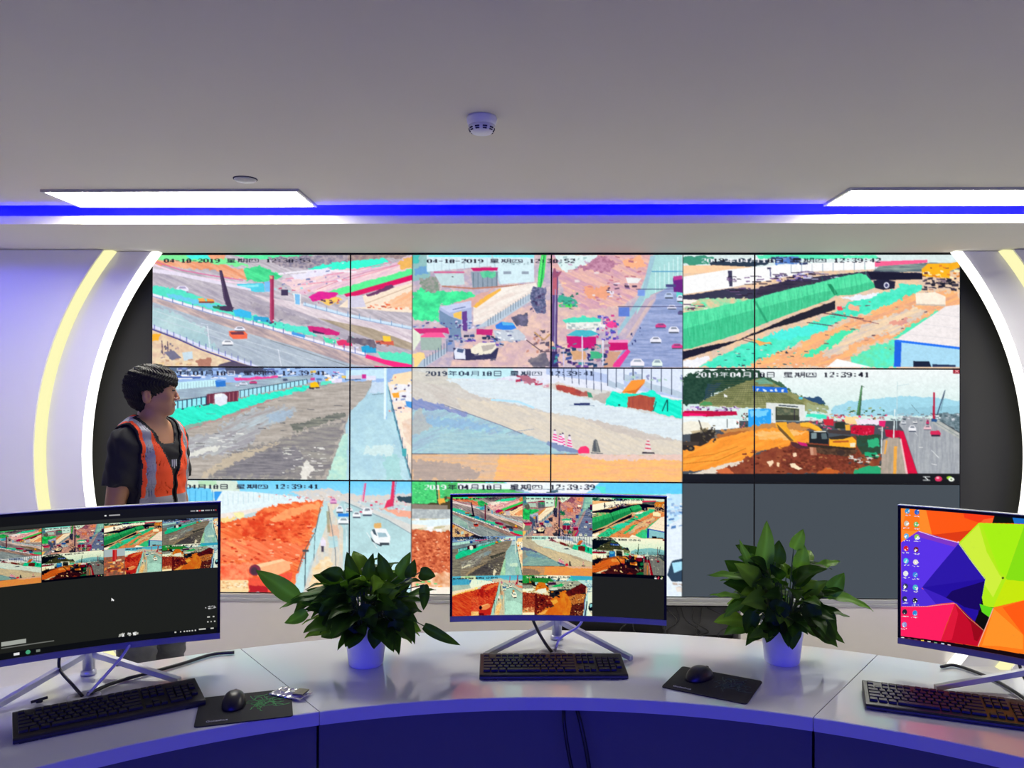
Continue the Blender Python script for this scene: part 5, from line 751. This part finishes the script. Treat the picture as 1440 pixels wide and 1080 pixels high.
# crumpled clear packet
t = empty('plastic_packet', (-.672, 2.196, ZD + .003), radians(-22), 'small crumpled clear plastic packet lying on the corner of the left mouse pad', 'packet')
rn = random.Random(9); vs = []; nx, ny = 16, 9
H_ = [[rn.uniform(0, .012) for _ in range(ny)] for _ in range(nx)]
for lay in (1, 0):
    for i in range(nx):
        for j in range(ny):
            e = min(i, nx - 1 - i, j, ny - 1 - j) / 3.; e = min(e, 1); vs.append(((i / (nx - 1) - .5) * .105 + rn.uniform(-.0015, .0015), (j / (ny - 1) - .5) * .058 + rn.uniform(-.0015, .0015), .0015 + (.003 + H_[i][j] * e) * lay))
N_ = nx * ny; fs = []
for i in range(nx - 1):
    for j in range(ny - 1): a = i * ny + j; fs.append((a, a + ny, a + ny + 1, a + 1)); fs.append((N_ + a, N_ + a + 1, N_ + a + ny + 1, N_ + a + ny))
for i in range(nx - 1):
    for j in (0, ny - 1): a = i * ny + j; fs.append((a, a + ny, N_ + a + ny, N_ + a))
for j in range(ny - 1):
    for i in (0, nx - 1): a = i * ny + j; fs.append((a, a + 1, N_ + a + 1, N_ + a))
MB().add(vs, fs).build('film', M['foil'], t)
b = MB(); b.box((.035, 0, .012), (.03, .04, .004), .2); b.build('contents', mat('olive_contents', (.18, .16, .08), .6), t)
# ---------------------------------------------------------------- potted plants
LM = attr_mat('leaf', 'tint', .42, Specular_IOR_Level=.14, Transmission_Weight=0.0); _nt = LM.node_tree; _b = _nt.nodes['Principled BSDF']
_tr = _nt.nodes.new('ShaderNodeBsdfTranslucent'); _mx = _nt.nodes.new('ShaderNodeMixShader'); _mx.inputs[0].default_value = .42
_at = [n for n in _nt.nodes if n.type == 'ATTRIBUTE'][0]; _nt.links.new(_at.outputs['Color'], _tr.inputs['Color']); _nt.links.new(_b.outputs[0], _mx.inputs[1]); _nt.links.new(_tr.outputs[0], _mx.inputs[2]); _nt.links.new(_mx.outputs[0], _nt.nodes['Material Output'].inputs[0])
STEM = mat('green_stem', (.06, .12, .02), .5)
def plant(loc, lab, seed, spec, n, tall, wide):
    rn = random.Random(seed); t = empty('potted_plant', loc, 0, lab, 'plant')
    MB().lathe([(.0, .0), (.050, .0), (.054, .006), (.068, .128), (.071, .130), (.071, .136), (.066, .136), (.062, .118)], 48).build('pot', M['pot'], t, smooth=True)
    MB().lathe([(.063, .119), (.0, .123)], 24).build('soil', M['soil'], t)
    V, F, Cc = [], [], []; ST = MB()
    def leaf(b, tip, w, nrm, tint, droop=.18):
        b, tip, nrm = Vector(b), Vector(tip), Vector(nrm); d = tip - b; L_ = d.length; d.normalize(); sx = d.cross(nrm).normalized(); nn = sx.cross(d).normalized(); k0 = len(V); A, B_ = 11, 6
        tw = rn.uniform(-.35, .35); ph = rn.uniform(0, 6); side = rn.uniform(-.03, .03)
        for i in range(A + 1):
            s = i / A; wd = w * (min(1, (s * 5 + .12)) ** .6) * (1 - s) ** .75 * 1.25 if s < 1 else 0
            wd = w * 2.15 * (s + .06) ** .45 * (1.0 - s) ** .9
            c = b + d * (L_ * s) + nn * (L_ * droop * (4 * s * (1 - s)) * .5 - L_ * droop * s * s * .6) + sx * (side * s * s)
            for j in range(B_ + 1):
                q = (j / B_ - .5) * 2; x = q * wd * .5; up = abs(q) * wd * .16 - (q * q) * wd * .05 + .0025 * sin(ph + s * 14 + q * 3) * abs(q)
                V.append(c + (sx * cos(tw * s) + nn * sin(tw * s)) * x + nn * up)
                vv = 1.25 if j == B_ // 2 else 1 - .12 * abs(q); Cc.append((tint[0] * vv, tint[1] * vv, tint[2] * vv, 1))
        for i in range(A):
            for j in range(B_): a = k0 + i * (B_ + 1) + j; F.append((a, a + 1, a + B_ + 2, a + B_ + 1))
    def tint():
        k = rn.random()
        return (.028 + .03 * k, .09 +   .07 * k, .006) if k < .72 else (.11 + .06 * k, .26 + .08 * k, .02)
    def stem(b, a0):
        st = Vector((a0[0], a0[1], .12)); mid = st.lerp(b, .5) + Vector((0, 0, .035)); ST.tube(bez([st, mid, b], 5), .0018, 5)
    for i in range(n):
        a = rn.uniform(0, 2 * pi); z = rn.uniform(-.42, 1.0) if i > n * .3 else rn.uniform(.0, .9); e = math.asin(max(-1, min(1, z)))
        R = rn.uniform(.45, .85); o = Vector((cos(a) * cos(e) * wide, sin(a) * cos(e) * wide * .85, .155 + sin(e) * tall if z > 0 else .155 + sin(e) * .16)); c0 = Vector((0, 0, .15)); b = c0.lerp(o, R)
        out = Vector((cos(a + rn.uniform(-.5, .5)), sin(a + rn.uniform(-.5, .5)), rn.uniform(-.55, .35) + max(0, z) * .75)).normalized(); ln = rn.uniform(.07, .11)
        tip = b + out * ln
        if tip.z < .045: tip.z = .045
        leaf(b, tip, ln * rn.uniform(.55, .72), Vector((0, 0, 1)) + Vector((cos(a), sin(a), 0)) * rn.uniform(.3, 1.3) + Vector((0, -1.3, 0)) * rn.random(), tint(), rn.uniform(.1, .3)); stem(b, (cos(a) * .03, sin(a) * .03))
    for b, tip, w_, nr, br in spec:
        b = Vector(b) - Vector(loc); tip = Vector(tip) - Vector(loc)
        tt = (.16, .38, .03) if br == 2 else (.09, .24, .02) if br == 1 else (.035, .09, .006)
        leaf(b, tip, w_, nr, tt, .12); stem(b, (.02 if b.x > 0 else -.02, 0))
    me = bpy.data.meshes.new('foliage'); me.from_pydata(V, [], F); at = me.color_attributes.new('tint', 'FLOAT_COLOR', 'POINT'); at.data.foreach_set('color', np.array(Cc, np.float32).ravel())
    link('foliage', me, LM, t, True); ST.build('stems', STEM, t, smooth=True); return t
def at_(x, y, Y):                                     # photo reading -> point at distance Y
    d = _f * 1100 + _r * (x - 720) + _u * (540 - y); return tuple(Vector((0, 0, 1.62)) + d * (Y / d.y))
def LF(Y, *rows): return [(at_(a, b, Y + dy), at_(c, d, Y + dy + dz), w, nr, br) for a, b, c, d, w, dy, dz, nr, br in rows]
fr = (0, -1, .35); up = (0, -.35, 1)
plant((-.513, 2.452, ZD), 'potted plant with trailing long leaves, between the left and middle monitors', 3, LF(2.45,
    (418, 842, 362, 798, .062, 0, 0, fr, 1), (450, 852, 408, 846, .05, -.01, 0, up, 1), (480, 810, 452, 800, .05, 0, 0, fr, 0), (590, 805, 612, 812, .045, 0, 0, fr, 0), (460, 838, 395, 846, .05, 0, 0, up, 1), (490, 832, 408, 838, .055, -.03, 0, up, 1), (432, 860, 404, 884, .040, -.02, 0, fr, 1), (596, 880, 646, 911, .035, 0, 0, fr, 0), (440, 835, 412, 862, .04, 0, 0, fr, 0),
    (500, 820, 488, 776, .045, 0, 0, fr, 0), (520, 815, 512, 781, .045, .02, 0, fr, 0), (545, 815, 540, 776, .045, 0, 0, fr, 0), (560, 810, 584, 784, .05, .02, 0, fr, 1), (578, 812, 574, 788, .04, 0, 0, fr, 0), (575, 838, 612, 834, .045, 0, 0, up, 1), (596, 822, 602, 858, .035, 0, 0, fr, 0),
    (505, 880, 498, 914, .06, -.09, -.02, fr, 0), (530, 880, 536, 910, .06, -.09, -.02, fr, 0), (480, 875, 458, 904, .06, -.06, 0, fr, 0), (555, 872, 562, 895, .055, -.07, 0, fr, 0), (470, 850, 442, 882, .06, -.05, 0, fr, 0), (520, 850, 512, 885, .065, -.11, 0, fr, 0), (545, 850, 575, 872, .06, -.08, 0, fr, 0)), 105, .165, .145)
plant((.805, 2.515, ZD), 'potted plant with bright upright leaves, between the middle and right monitors', 11, LF(2.51,
    (1070, 800, 1086, 734, .060, 0, 0, fr, 2), (1116, 772, 1130, 744, .045, 0, 0, fr, 2), (1122, 800, 1140, 768, .055, 0, 0, fr, 2), (1145, 800, 1186, 793, .04, 0, 0, up, 2), (1165, 835, 1188, 806, .055, 0, 0, fr, 1), (1165, 840, 1226, 850, .05, 0, 0, up, 2), (1160, 840, 1172, 815, .05, .02, 0, fr, 1),
    (1050, 815, 996, 809, .04, 0, 0, up, 2), (1055, 822, 1012, 812, .035, .02, 0, up, 1), (1040, 840, 1000, 840, .035, 0, 0, up, 2), (1045, 850, 1016, 866, .04, 0, 0, up, 1), (1058, 800, 1034, 764, .028, 0, 0, fr, 2), (1062, 790, 1040, 780, .04, .01, 0, fr, 1), (1090, 790, 1104, 764, .055, .01, 0, fr, 0), (1070, 800, 1045, 778, .05, .02, 0, fr, 0),
    (1130, 802, 1168, 795, .045, -.02, 0, up, 0), (1110, 870, 1112, 914, .065, -.09, -.02, fr, 0), (1090, 870, 1068, 896, .06, -.08, 0, fr, 0), (1145, 870, 1168, 912, .065, -.04, 0, fr, 0), (1155, 860, 1184, 884, .05, -.02, 0, fr, 0), (1168, 882, 1178, 910, .025, 0, 0, fr, 0), (1060, 860, 1046, 890, .055, -.04, 0, fr, 0), (1100, 845, 1085, 880, .065, -.11, 0, fr, 0), (1135, 850, 1150, 885, .065, -.09, 0, fr, 0)), 95, .20, .145)
# ---------------------------------------------------------------- the standing person, modelled as smooth distance fields
def nets(field, lo, hi, h, k=1):                       # surface nets: one continuous quad surface of field == 0
    n = [int((b - a) / h) + 2 for a, b in zip(lo, hi)]
    ax = [lo[i] + np.arange(n[i]) * h for i in range(3)]
    D = field(ax[0][:, None, None], ax[1][None, :, None], ax[2][None, None, :]).astype(np.float32) + np.zeros(n, np.float32); S = D < 0
    c = [S[i:n[0] - 1 + i, j:n[1] - 1 + j, l:n[2] - 1 + l] for i in (0, 1) for j in (0, 1) for l in (0, 1)]
    tot = sum(q.astype(np.int8) for q in c); act = (tot > 0) & (tot < 8); I = np.argwhere(act); idx = -np.ones(act.shape, int); idx[act] = np.arange(len(I))
    P = np.zeros((len(I), 3)); W = np.zeros(len(I)); a, b, c_ = I.T
    cs = [(i, j, l) for i in (0, 1) for j in (0, 1) for l in (0, 1)]
    for p in cs:
        for d in range(3):
            if p[d]: continue
            q = list(p); q[d] = 1
            A = D[a + p[0], b + p[1], c_ + p[2]]; B = D[a + q[0], b + q[1], c_ + q[2]]; m = (A < 0) != (B < 0)
            t = np.where(m, A / np.where(A == B, 1, A - B), 0)
            for e in range(3): P[:, e] += m * (p[e] + (q[e] - p[e]) * t)
            W += m
    P = (P / W[:, None] + I) * h + np.array(lo); F = []
    for d in range(3):
        u_, v_ = (d + 1) % 3, (d + 2) % 3
        sl0 = [slice(1, n[i] - 1) for i in range(3)]; sl0[d] = slice(0, n[d] - 1); sl1 = list(sl0); sl1[d] = slice(1, n[d])
        A = S[tuple(sl0)]; B = S[tuple(sl1)]; cr = np.argwhere(A != B); off = np.array([1, 1, 1]); off[d] = 0; cr = cr + off
        flip = S[tuple(cr.T)]; e = np.eye(3, dtype=int)
        q = [idx[tuple((cr - e[u_] * x - e[v_] * y).T)] for x, y in ((0, 0), (1, 0), (1, 1), (0, 1))]
        Q = np.stack(q, 1); Q[~flip] = Q[~flip][:, ::-1]; F.append(Q)
    return P, np.concatenate(F)
def smin(a, b, k): h = np.clip(.5 + .5 * (b - a) / k, 0, 1); return b * (1 - h) + a * h - k * h * (1 - h)
def cone(p, q, r1, r2):                                # rounded limb piece
    p = np.array(p, float); q = np.array(q, float); d = q - p; L2 = d @ d
    def f(x, y, z):
        t = np.clip(((x - p[0]) * d[0] + (y - p[1]) * d[1] + (z - p[2]) * d[2]) / L2, 0, 1)
        return np.sqrt((x - p[0] - d[0] * t) ** 2 + (y - p[1] - d[1] * t) ** 2 + (z - p[2] - d[2] * t) ** 2) - (r1 + (r2 - r1) * t)
    return f
def ell(c, r, rz=0, ry=0):
    def f(x, y, z):
        X, Y, Z = x - c[0], y - c[1], z - c[2]
        if rz: X, Y = X * cos(rz) + Y * sin(rz), -X * sin(rz) + Y * cos(rz)
        if ry: X, Z = X * cos(ry) + Z * sin(ry), -X * sin(ry) + Z * cos(ry)
        k0 = np.sqrt((X / r[0]) ** 2 + (Y / r[1]) ** 2 + (Z / r[2]) ** 2); return (k0 - 1) * min(r)* (1.0) if max(r) / min(r) < 1.3 else (k0 - 1) * k0 / np.maximum(np.sqrt((X / r[0] ** 2) ** 2 + (Y / r[1] ** 2) ** 2 + (Z / r[2] ** 2) ** 2), 1e-6)
    return f
def union(fs, k):
    def f(x, y, z):
        r = None
        for g_ in fs: v = g_(x, y, z); r = v if r is None else smin(r, v, k)
        return r
    return f
HZ = 1.605; YAW = radians(40)                          # the head turns left from the chest, towards the displays
def inhead(f):
    def g_(x, y, z): return f(x * cos(YAW) + y * sin(YAW), -x * sin(YAW) + y * cos(YAW), z - HZ)
    return g_
face = [ell((-.012, 0, .022), (.088, .072, .078)), ell((.030, 0, -.030), (.058, .058, .066)), ell((.050, 0, -.078), (.038, .036, .030)), cone((.072, 0, -.098), (.073, 0, -.090), .012, .012), ell((.052, 0, .010), (.036, .055, .036)),
        cone((-.01, .045, -.06), (.055, .02, -.095), .016, .012), cone((-.01, -.045, -.06), (.055, -.02, -.095), .016, .012)]
def headf(x, y, z):
    d = union(face, .022)(x, y, z)
    d = smin(d, cone((.086, 0, .004), (.104, 0, -.036), .006, .009)(x, y, z), .010)             # nose
    d = smin(d, union([ell((.096, .012, -.040), (.009, .008, .007)), ell((.096, -.012, -.040), (.009, .008, .007))], .004)(x, y, z), .006)
    d = smin(d, union([cone((.086, -.016, -.0595), (.086, .016, -.0595), .0075, .0075), cone((.083, -.013, -.071), (.083, .013, -.071), .008, .008)], .003)(x, y, z), .006)
    for s in (-1, 1):
        d = np.maximum(d, -ell((.088, s * .032, -.002), (.014, .015, .010))(x, y, z) * 1.0) if False else smin(d, ell((.076, s * .032, .012), (.012, .018, .006))(x, y, z), .01)
        d = smin(d, ell((.060, s * .042, -.030), (.018, .014, .014))(x, y, z), .02)             # cheek
        e = np.maximum(ell((-.020, s * .074, -.030), (.019, .010, .031), s * -.25)(x, y, z), -ell((-.014, s * .085, -.026), (.010, .008, .018))(x, y, z)); d = smin(d, e, .004)
    return d
def hand(s, w0):                                        # palm, five bent fingers; w0 = wrist
    x, y, z = w0; fs = [ell((x + .004, y, z - .045), (.034, .014, .046))]
    for i, (dx, l) in enumerate(((.027, .068), (.010, .078), (-.008, .072), (-.024, .056))):
        a = (x + dx, y, z - .080); b_ = (x + dx * 1.1 + .004, y - s * .006, z - .080 - l * .5); c_ = (x + dx * 1.1 + .010, y - s * .024, z - .080 - l * .92); fs += [cone(a, b_, .0092, .0085), cone(b_, c_, .0085, .007)]
    fs += [cone((x + .020, y, z - .025), (x + .046, y - s * .012, z - .058), .012, .010), cone((x + .046, y - s * .012, z - .058), (x + .050, y - s * .022, z - .084), .010, .008)]
    return fs
torso = [ell((0, 0, 1.26), (.105, .158, .19)), ell((.004, 0, 1.04), (.098, .148, .19)), ell((-.004, 0, .92), (.108, .165, .12)), cone((-.012, -.135, 1.385), (-.012, .135, 1.385), .052, .052), cone((-.012, -.06, 1.43), (-.012, .06, 1.43), .045, .045)]
SH = {}
for s in (-1, 1): SH[s] = ((-.010, s * .149, 1.372), (-.020, s * .196, 1.09), (.012, s * .208, .85))
arms = [q for s in (-1, 1) for q in (cone(SH[s][0], SH[s][1], .050, .037), cone(SH[s][1], SH[s][2], .038, .025))]
legs = [q for s in (-1, 1) for q in (cone((0, s * .085, .90), (.012, s * .098, .49), .088, .056), cone((.012, s * .098, .49), (-.012, s * .104, .09), .055, .038))]
feet = [cone((-.025, s * .104, .055), (.15, s * .118, .035), .040, .030) for s in (-1, 1)]
neckf = cone((-.018, 0, 1.40), (.004, .004, 1.56), .060, .054)
def bodyf(x, y, z):
    d = union(torso + legs + feet, .05)(x, y, z); d = smin(d, union(arms, .02)(x, y, z), .03); d = smin(d, neckf(x, y, z), .035)
    d = smin(d, cone((-.015, -.09, 1.415), (-.015, .09, 1.415), .035, .035)(x, y, z), .04)
    for s in (-1, 1): d = smin(d, union(hand(s, SH[s][2]), .006)(x, y, z), .010)
    return smin(d, inhead(headf)(x, y, z), .014)
def sdf_mesh(name, f, lo, hi, h, m, parent, sel=None, sm=2):
    P, F = nets(f, lo, hi, h)
    if sel is not None:
        cc = P[F].mean(1); F = F[sel(cc[:, 0], cc[:, 1], cc[:, 2])]; used = np.unique(F); re_ = -np.ones(len(P), int); re_[used] = np.arange(len(used)); F = re_[F]; P = P[used]
    me = bpy.data.meshes.new(name); me.from_pydata(P.tolist(), [], F.tolist()); me.validate(); return link(name, me, m, parent, True)
pe = empty('person', (-1.66, 3.40, 0), radians(-15), 'person in an orange reflective safety vest, standing and watching the video wall', 'person')
SKIN = mat('skin', (.40, .195, .105), .5, noise=.05, nscale=30, Subsurface_Weight=.08)
body = sdf_mesh('body', bodyf, (-.16, -.30, .0), (.20, .30, 1.76), .0046, SKIN, pe)
# hair: cap with a fringe, cut around the face and ear, with combed strands
def hairf(x, y, z):
    d = union([ell((-.010, 0, .030), (.100, .083, .082)), ell((.020, 0, .042), (.078, .072, .058)), ell((-.045, 0, .000), (.066, .070, .085)), ell((-.045, 0, -.06), (.030, .045, .045))], .03)(x, y, z)
    yy = np.abs(y)
    cutf = np.maximum(np.maximum(.052 - x, (z - .020 + .25 * np.maximum(yy - .03, 0)) ), -1) # face opening below the fringe
    ang0 = np.arctan2(y, x + .03); cutf = np.maximum(.040 - x + .3 * (z + .02), z - .016 - .006 * np.sin(ang0 * 23) - .004 * np.sin(ang0 * 51)); face_cut = -cutf
    side = -np.maximum(np.maximum(-.010 - x, z + .012), -(yy - .0)); ear = -np.maximum(np.maximum(np.maximum(-.044 - x, x + .004), z + .004), .055 - yy); side2 = -np.maximum(.012 - x, z + .030)
    low = -(z + .093 + (x + .05) * .5)
    d = np.maximum(d, face_cut); d = np.maximum(d, ear); d = np.maximum(d, side2 * 1.0); d = np.maximum(d, low)
    ang = np.arctan2(y, x + .03); d = d + .0022 * np.sin(ang * 46 + 9 * np.sin(z * 60)) + .0015 * np.sin(ang * 91 + z * 200) - .0012 * np.sin(z * 260 + x * 80)
    return d
sdf_mesh('hair', inhead(hairf), (-.14, -.13, HZ - .12), (.14, .15, HZ + .13), .0028, mat('black_hair', (.010, .009, .008), .6, noise=.4, nscale=120, Specular_IOR_Level=.25), pe)
er = Matrix.Rotation(YAW, 3, 'Z')
for s in (-1, 1):
    c = er @ Vector((.0835, s * .030, -.002)); MB().lathe([(.0001, -.0045)] + [(.0105 * sin(a * pi / 8), -.0045 * cos(a * pi / 8)) for a in range(1, 8)] + [(.0001, .0045)], 16, (c.x, c.y, c.z + HZ)).build('eye', mat('dark_eye', (.03, .02, .018), .2), pe, smooth=True)
    a, b_ = er @ Vector((.083, s * .018, .013)), er @ Vector((.074, s * .045, .014)); MB().tube([(a.x, a.y, a.z + HZ), ((a.x + b_.x) / 2 + .003, (a.y + b_.y) / 2, a.z + HZ + .003), (b_.x, b_.y, b_.z + HZ)], .003, 6).build('eyebrow', mat('brow', (.012, .01, .009), .8), pe)
lp = [er @ Vector((.0885 + .0035 * (1 - abs(q)), q * .021, -.0655)) for q in (-1, -.5, 0, .5, 1)]; MB().tube([(p.x, p.y, p.z + HZ) for p in lp], [.002, .0045, .0052, .0045, .002], 8).build('lips', mat('lips', (.30, .09, .07), .45), pe, smooth=True)
# black T-shirt
TS = mat('black_cotton', (.010, .010, .011), .85, noise=.3, nscale=40)
def wrinkle(x, y, z, a=.0035): return a * np.sin(z * 52 + 9 * y + 5 * np.sin(x * 30)) * np.sin(y * 37 + z * 21) + a * .6 * np.sin(z * 95 + x * 60)
def shirtf(x, y, z):
    d = union(torso, .05)(x, y, z) - .011; sl = union([cone(SH[s][0], (SH[s][0][0] - .006, SH[s][0][1] + s * .034, 1.19), .060, .062) for s in (-1, 1)], .01)(x, y, z)
    sl = np.maximum(sl, 1.205 - z + .12 * (np.abs(y) - .2)); d = smin(d, sl, .025) - wrinkle(x, y, z); d = np.maximum(d, .86 - z)
    col = np.sqrt((x - .015) ** 2 + y ** 2) - .074 - .25 * (z - 1.42); cut = np.maximum(col, 1.385 - z + .35 * np.minimum(x, 0) * 0 - .0); cut = np.maximum(np.sqrt((x - .03) ** 2 * .8 + y ** 2) - (.066 + .20 * (z - 1.40)), 1.372 - z + np.maximum(-(x - .02), 0) * 1.1)
    return np.maximum(d, -cut)
sdf_mesh('t_shirt', shirtf, (-.17, -.31, .84), (.17, .31, 1.50), .0046, TS, pe)
b = MB()
for i, q in enumerate((-.014, -.002, .010)): b.box((.119, q, 1.288 - .004 * (i % 2)), (.003, .006, .030 + .008 * (i % 2)), 0)
b.build('shirt_print', mat('grey_print', (.5, .5, .5), .7), pe)
# vest
def vest_base(x, y, z): return union(torso, .055)(x, y, z) - .021 - wrinkle(x, y, z, .003)
def vcut(x, y, z):                                      # V neck and open front, x > 0
    hw = .006 + np.clip(z - 1.235, 0, 1) * .40; v = np.abs(y + .0) - hw; nk = np.sqrt((x) ** 2 * .7 + y ** 2) - (.064 + .1 * (z - 1.42)); nk = np.maximum(nk, 1.40 - z)
    return np.minimum(np.maximum(v, -x), nk)
def acut(x, y, z): return np.maximum(.148 - .09 * np.clip(z - 1.30, 0, .1) / .1 * 0 - np.abs(y), 1.12 - z) + .0
def vestf(x, y, z):
    d = vest_base(x, y, z); inner = d + .006; d = np.maximum(d, -inner); d = np.maximum(d, .80 - z); d = np.maximum(d, -vcut(x, y, z)); return np.maximum(d, -acut(x, y, z))
VO = mat('fluorescent_orange_mesh', (1.0, .085, .008), .75, bump=.3, bscale=500); VR = mat('grey_reflective_tape', (.30, .30, .34), .35, .2); VT = mat('black_trim', (.01, .01, .01), .8)
def reg(x, y, z):
    fr_ = np.abs(y); edge = np.minimum(np.abs(vcut(x, y, z)), np.abs(acut(x, y, z))) ; trim = (vcut(x, y, z) < .009) | (acut(x, y, z) < .007)
    stripe = (np.abs(fr_ - (.112 - .0 * z)) < .0175) & (z > 1.0) | ((z > 1.095) & (z < 1.150)) | ((z > .93) & (z < .98))
    return np.where(trim, 2, np.where(stripe, 1, 0))
lo, hi = (-.17, -.25, .78), (.17, .25, 1.52)
VP, VF = nets(vestf, lo, hi, .0046)
vo = None
for k, (nm, m_) in enumerate((('safety_vest', VO), ('reflective_tape', VR), ('vest_trim', VT))):
    cc = VP[VF].mean(1); F_ = VF[reg(*cc.T) == k]; used = np.unique(F_); re_ = -np.ones(len(VP), int); re_[used] = np.arange(len(used))
    me = bpy.data.meshes.new(nm); me.from_pydata(VP[used].tolist(), [], re_[F_].tolist()); me.validate(); o = link(nm, me, m_, vo or pe, True)
    if k == 0: vo = o
# trousers and shoes
def trf(x, y, z): return np.maximum(np.maximum(union([torso[2]] + legs, .04)(x, y, z) - .014 - wrinkle(x, y, z, .004), z - .97), .06 - z)
sdf_mesh('trousers', trf, (-.17, -.24, .04), (.17, .24, .99), .0055, mat('dark_grey_denim', (.085, .088, .10), .85, noise=.25, nscale=50), pe)
for s in (-1, 1):
    sdf_mesh('shoe', lambda x, y, z, s=s: np.maximum(cone((-.03, s * .104, .050), (.155, s * .118, .034), .048, .038)(x, y, z), -z), (-.12, s * .11 - .07, -.01), (.22, s * .11 + .07, .12), .006, M['black'], pe)
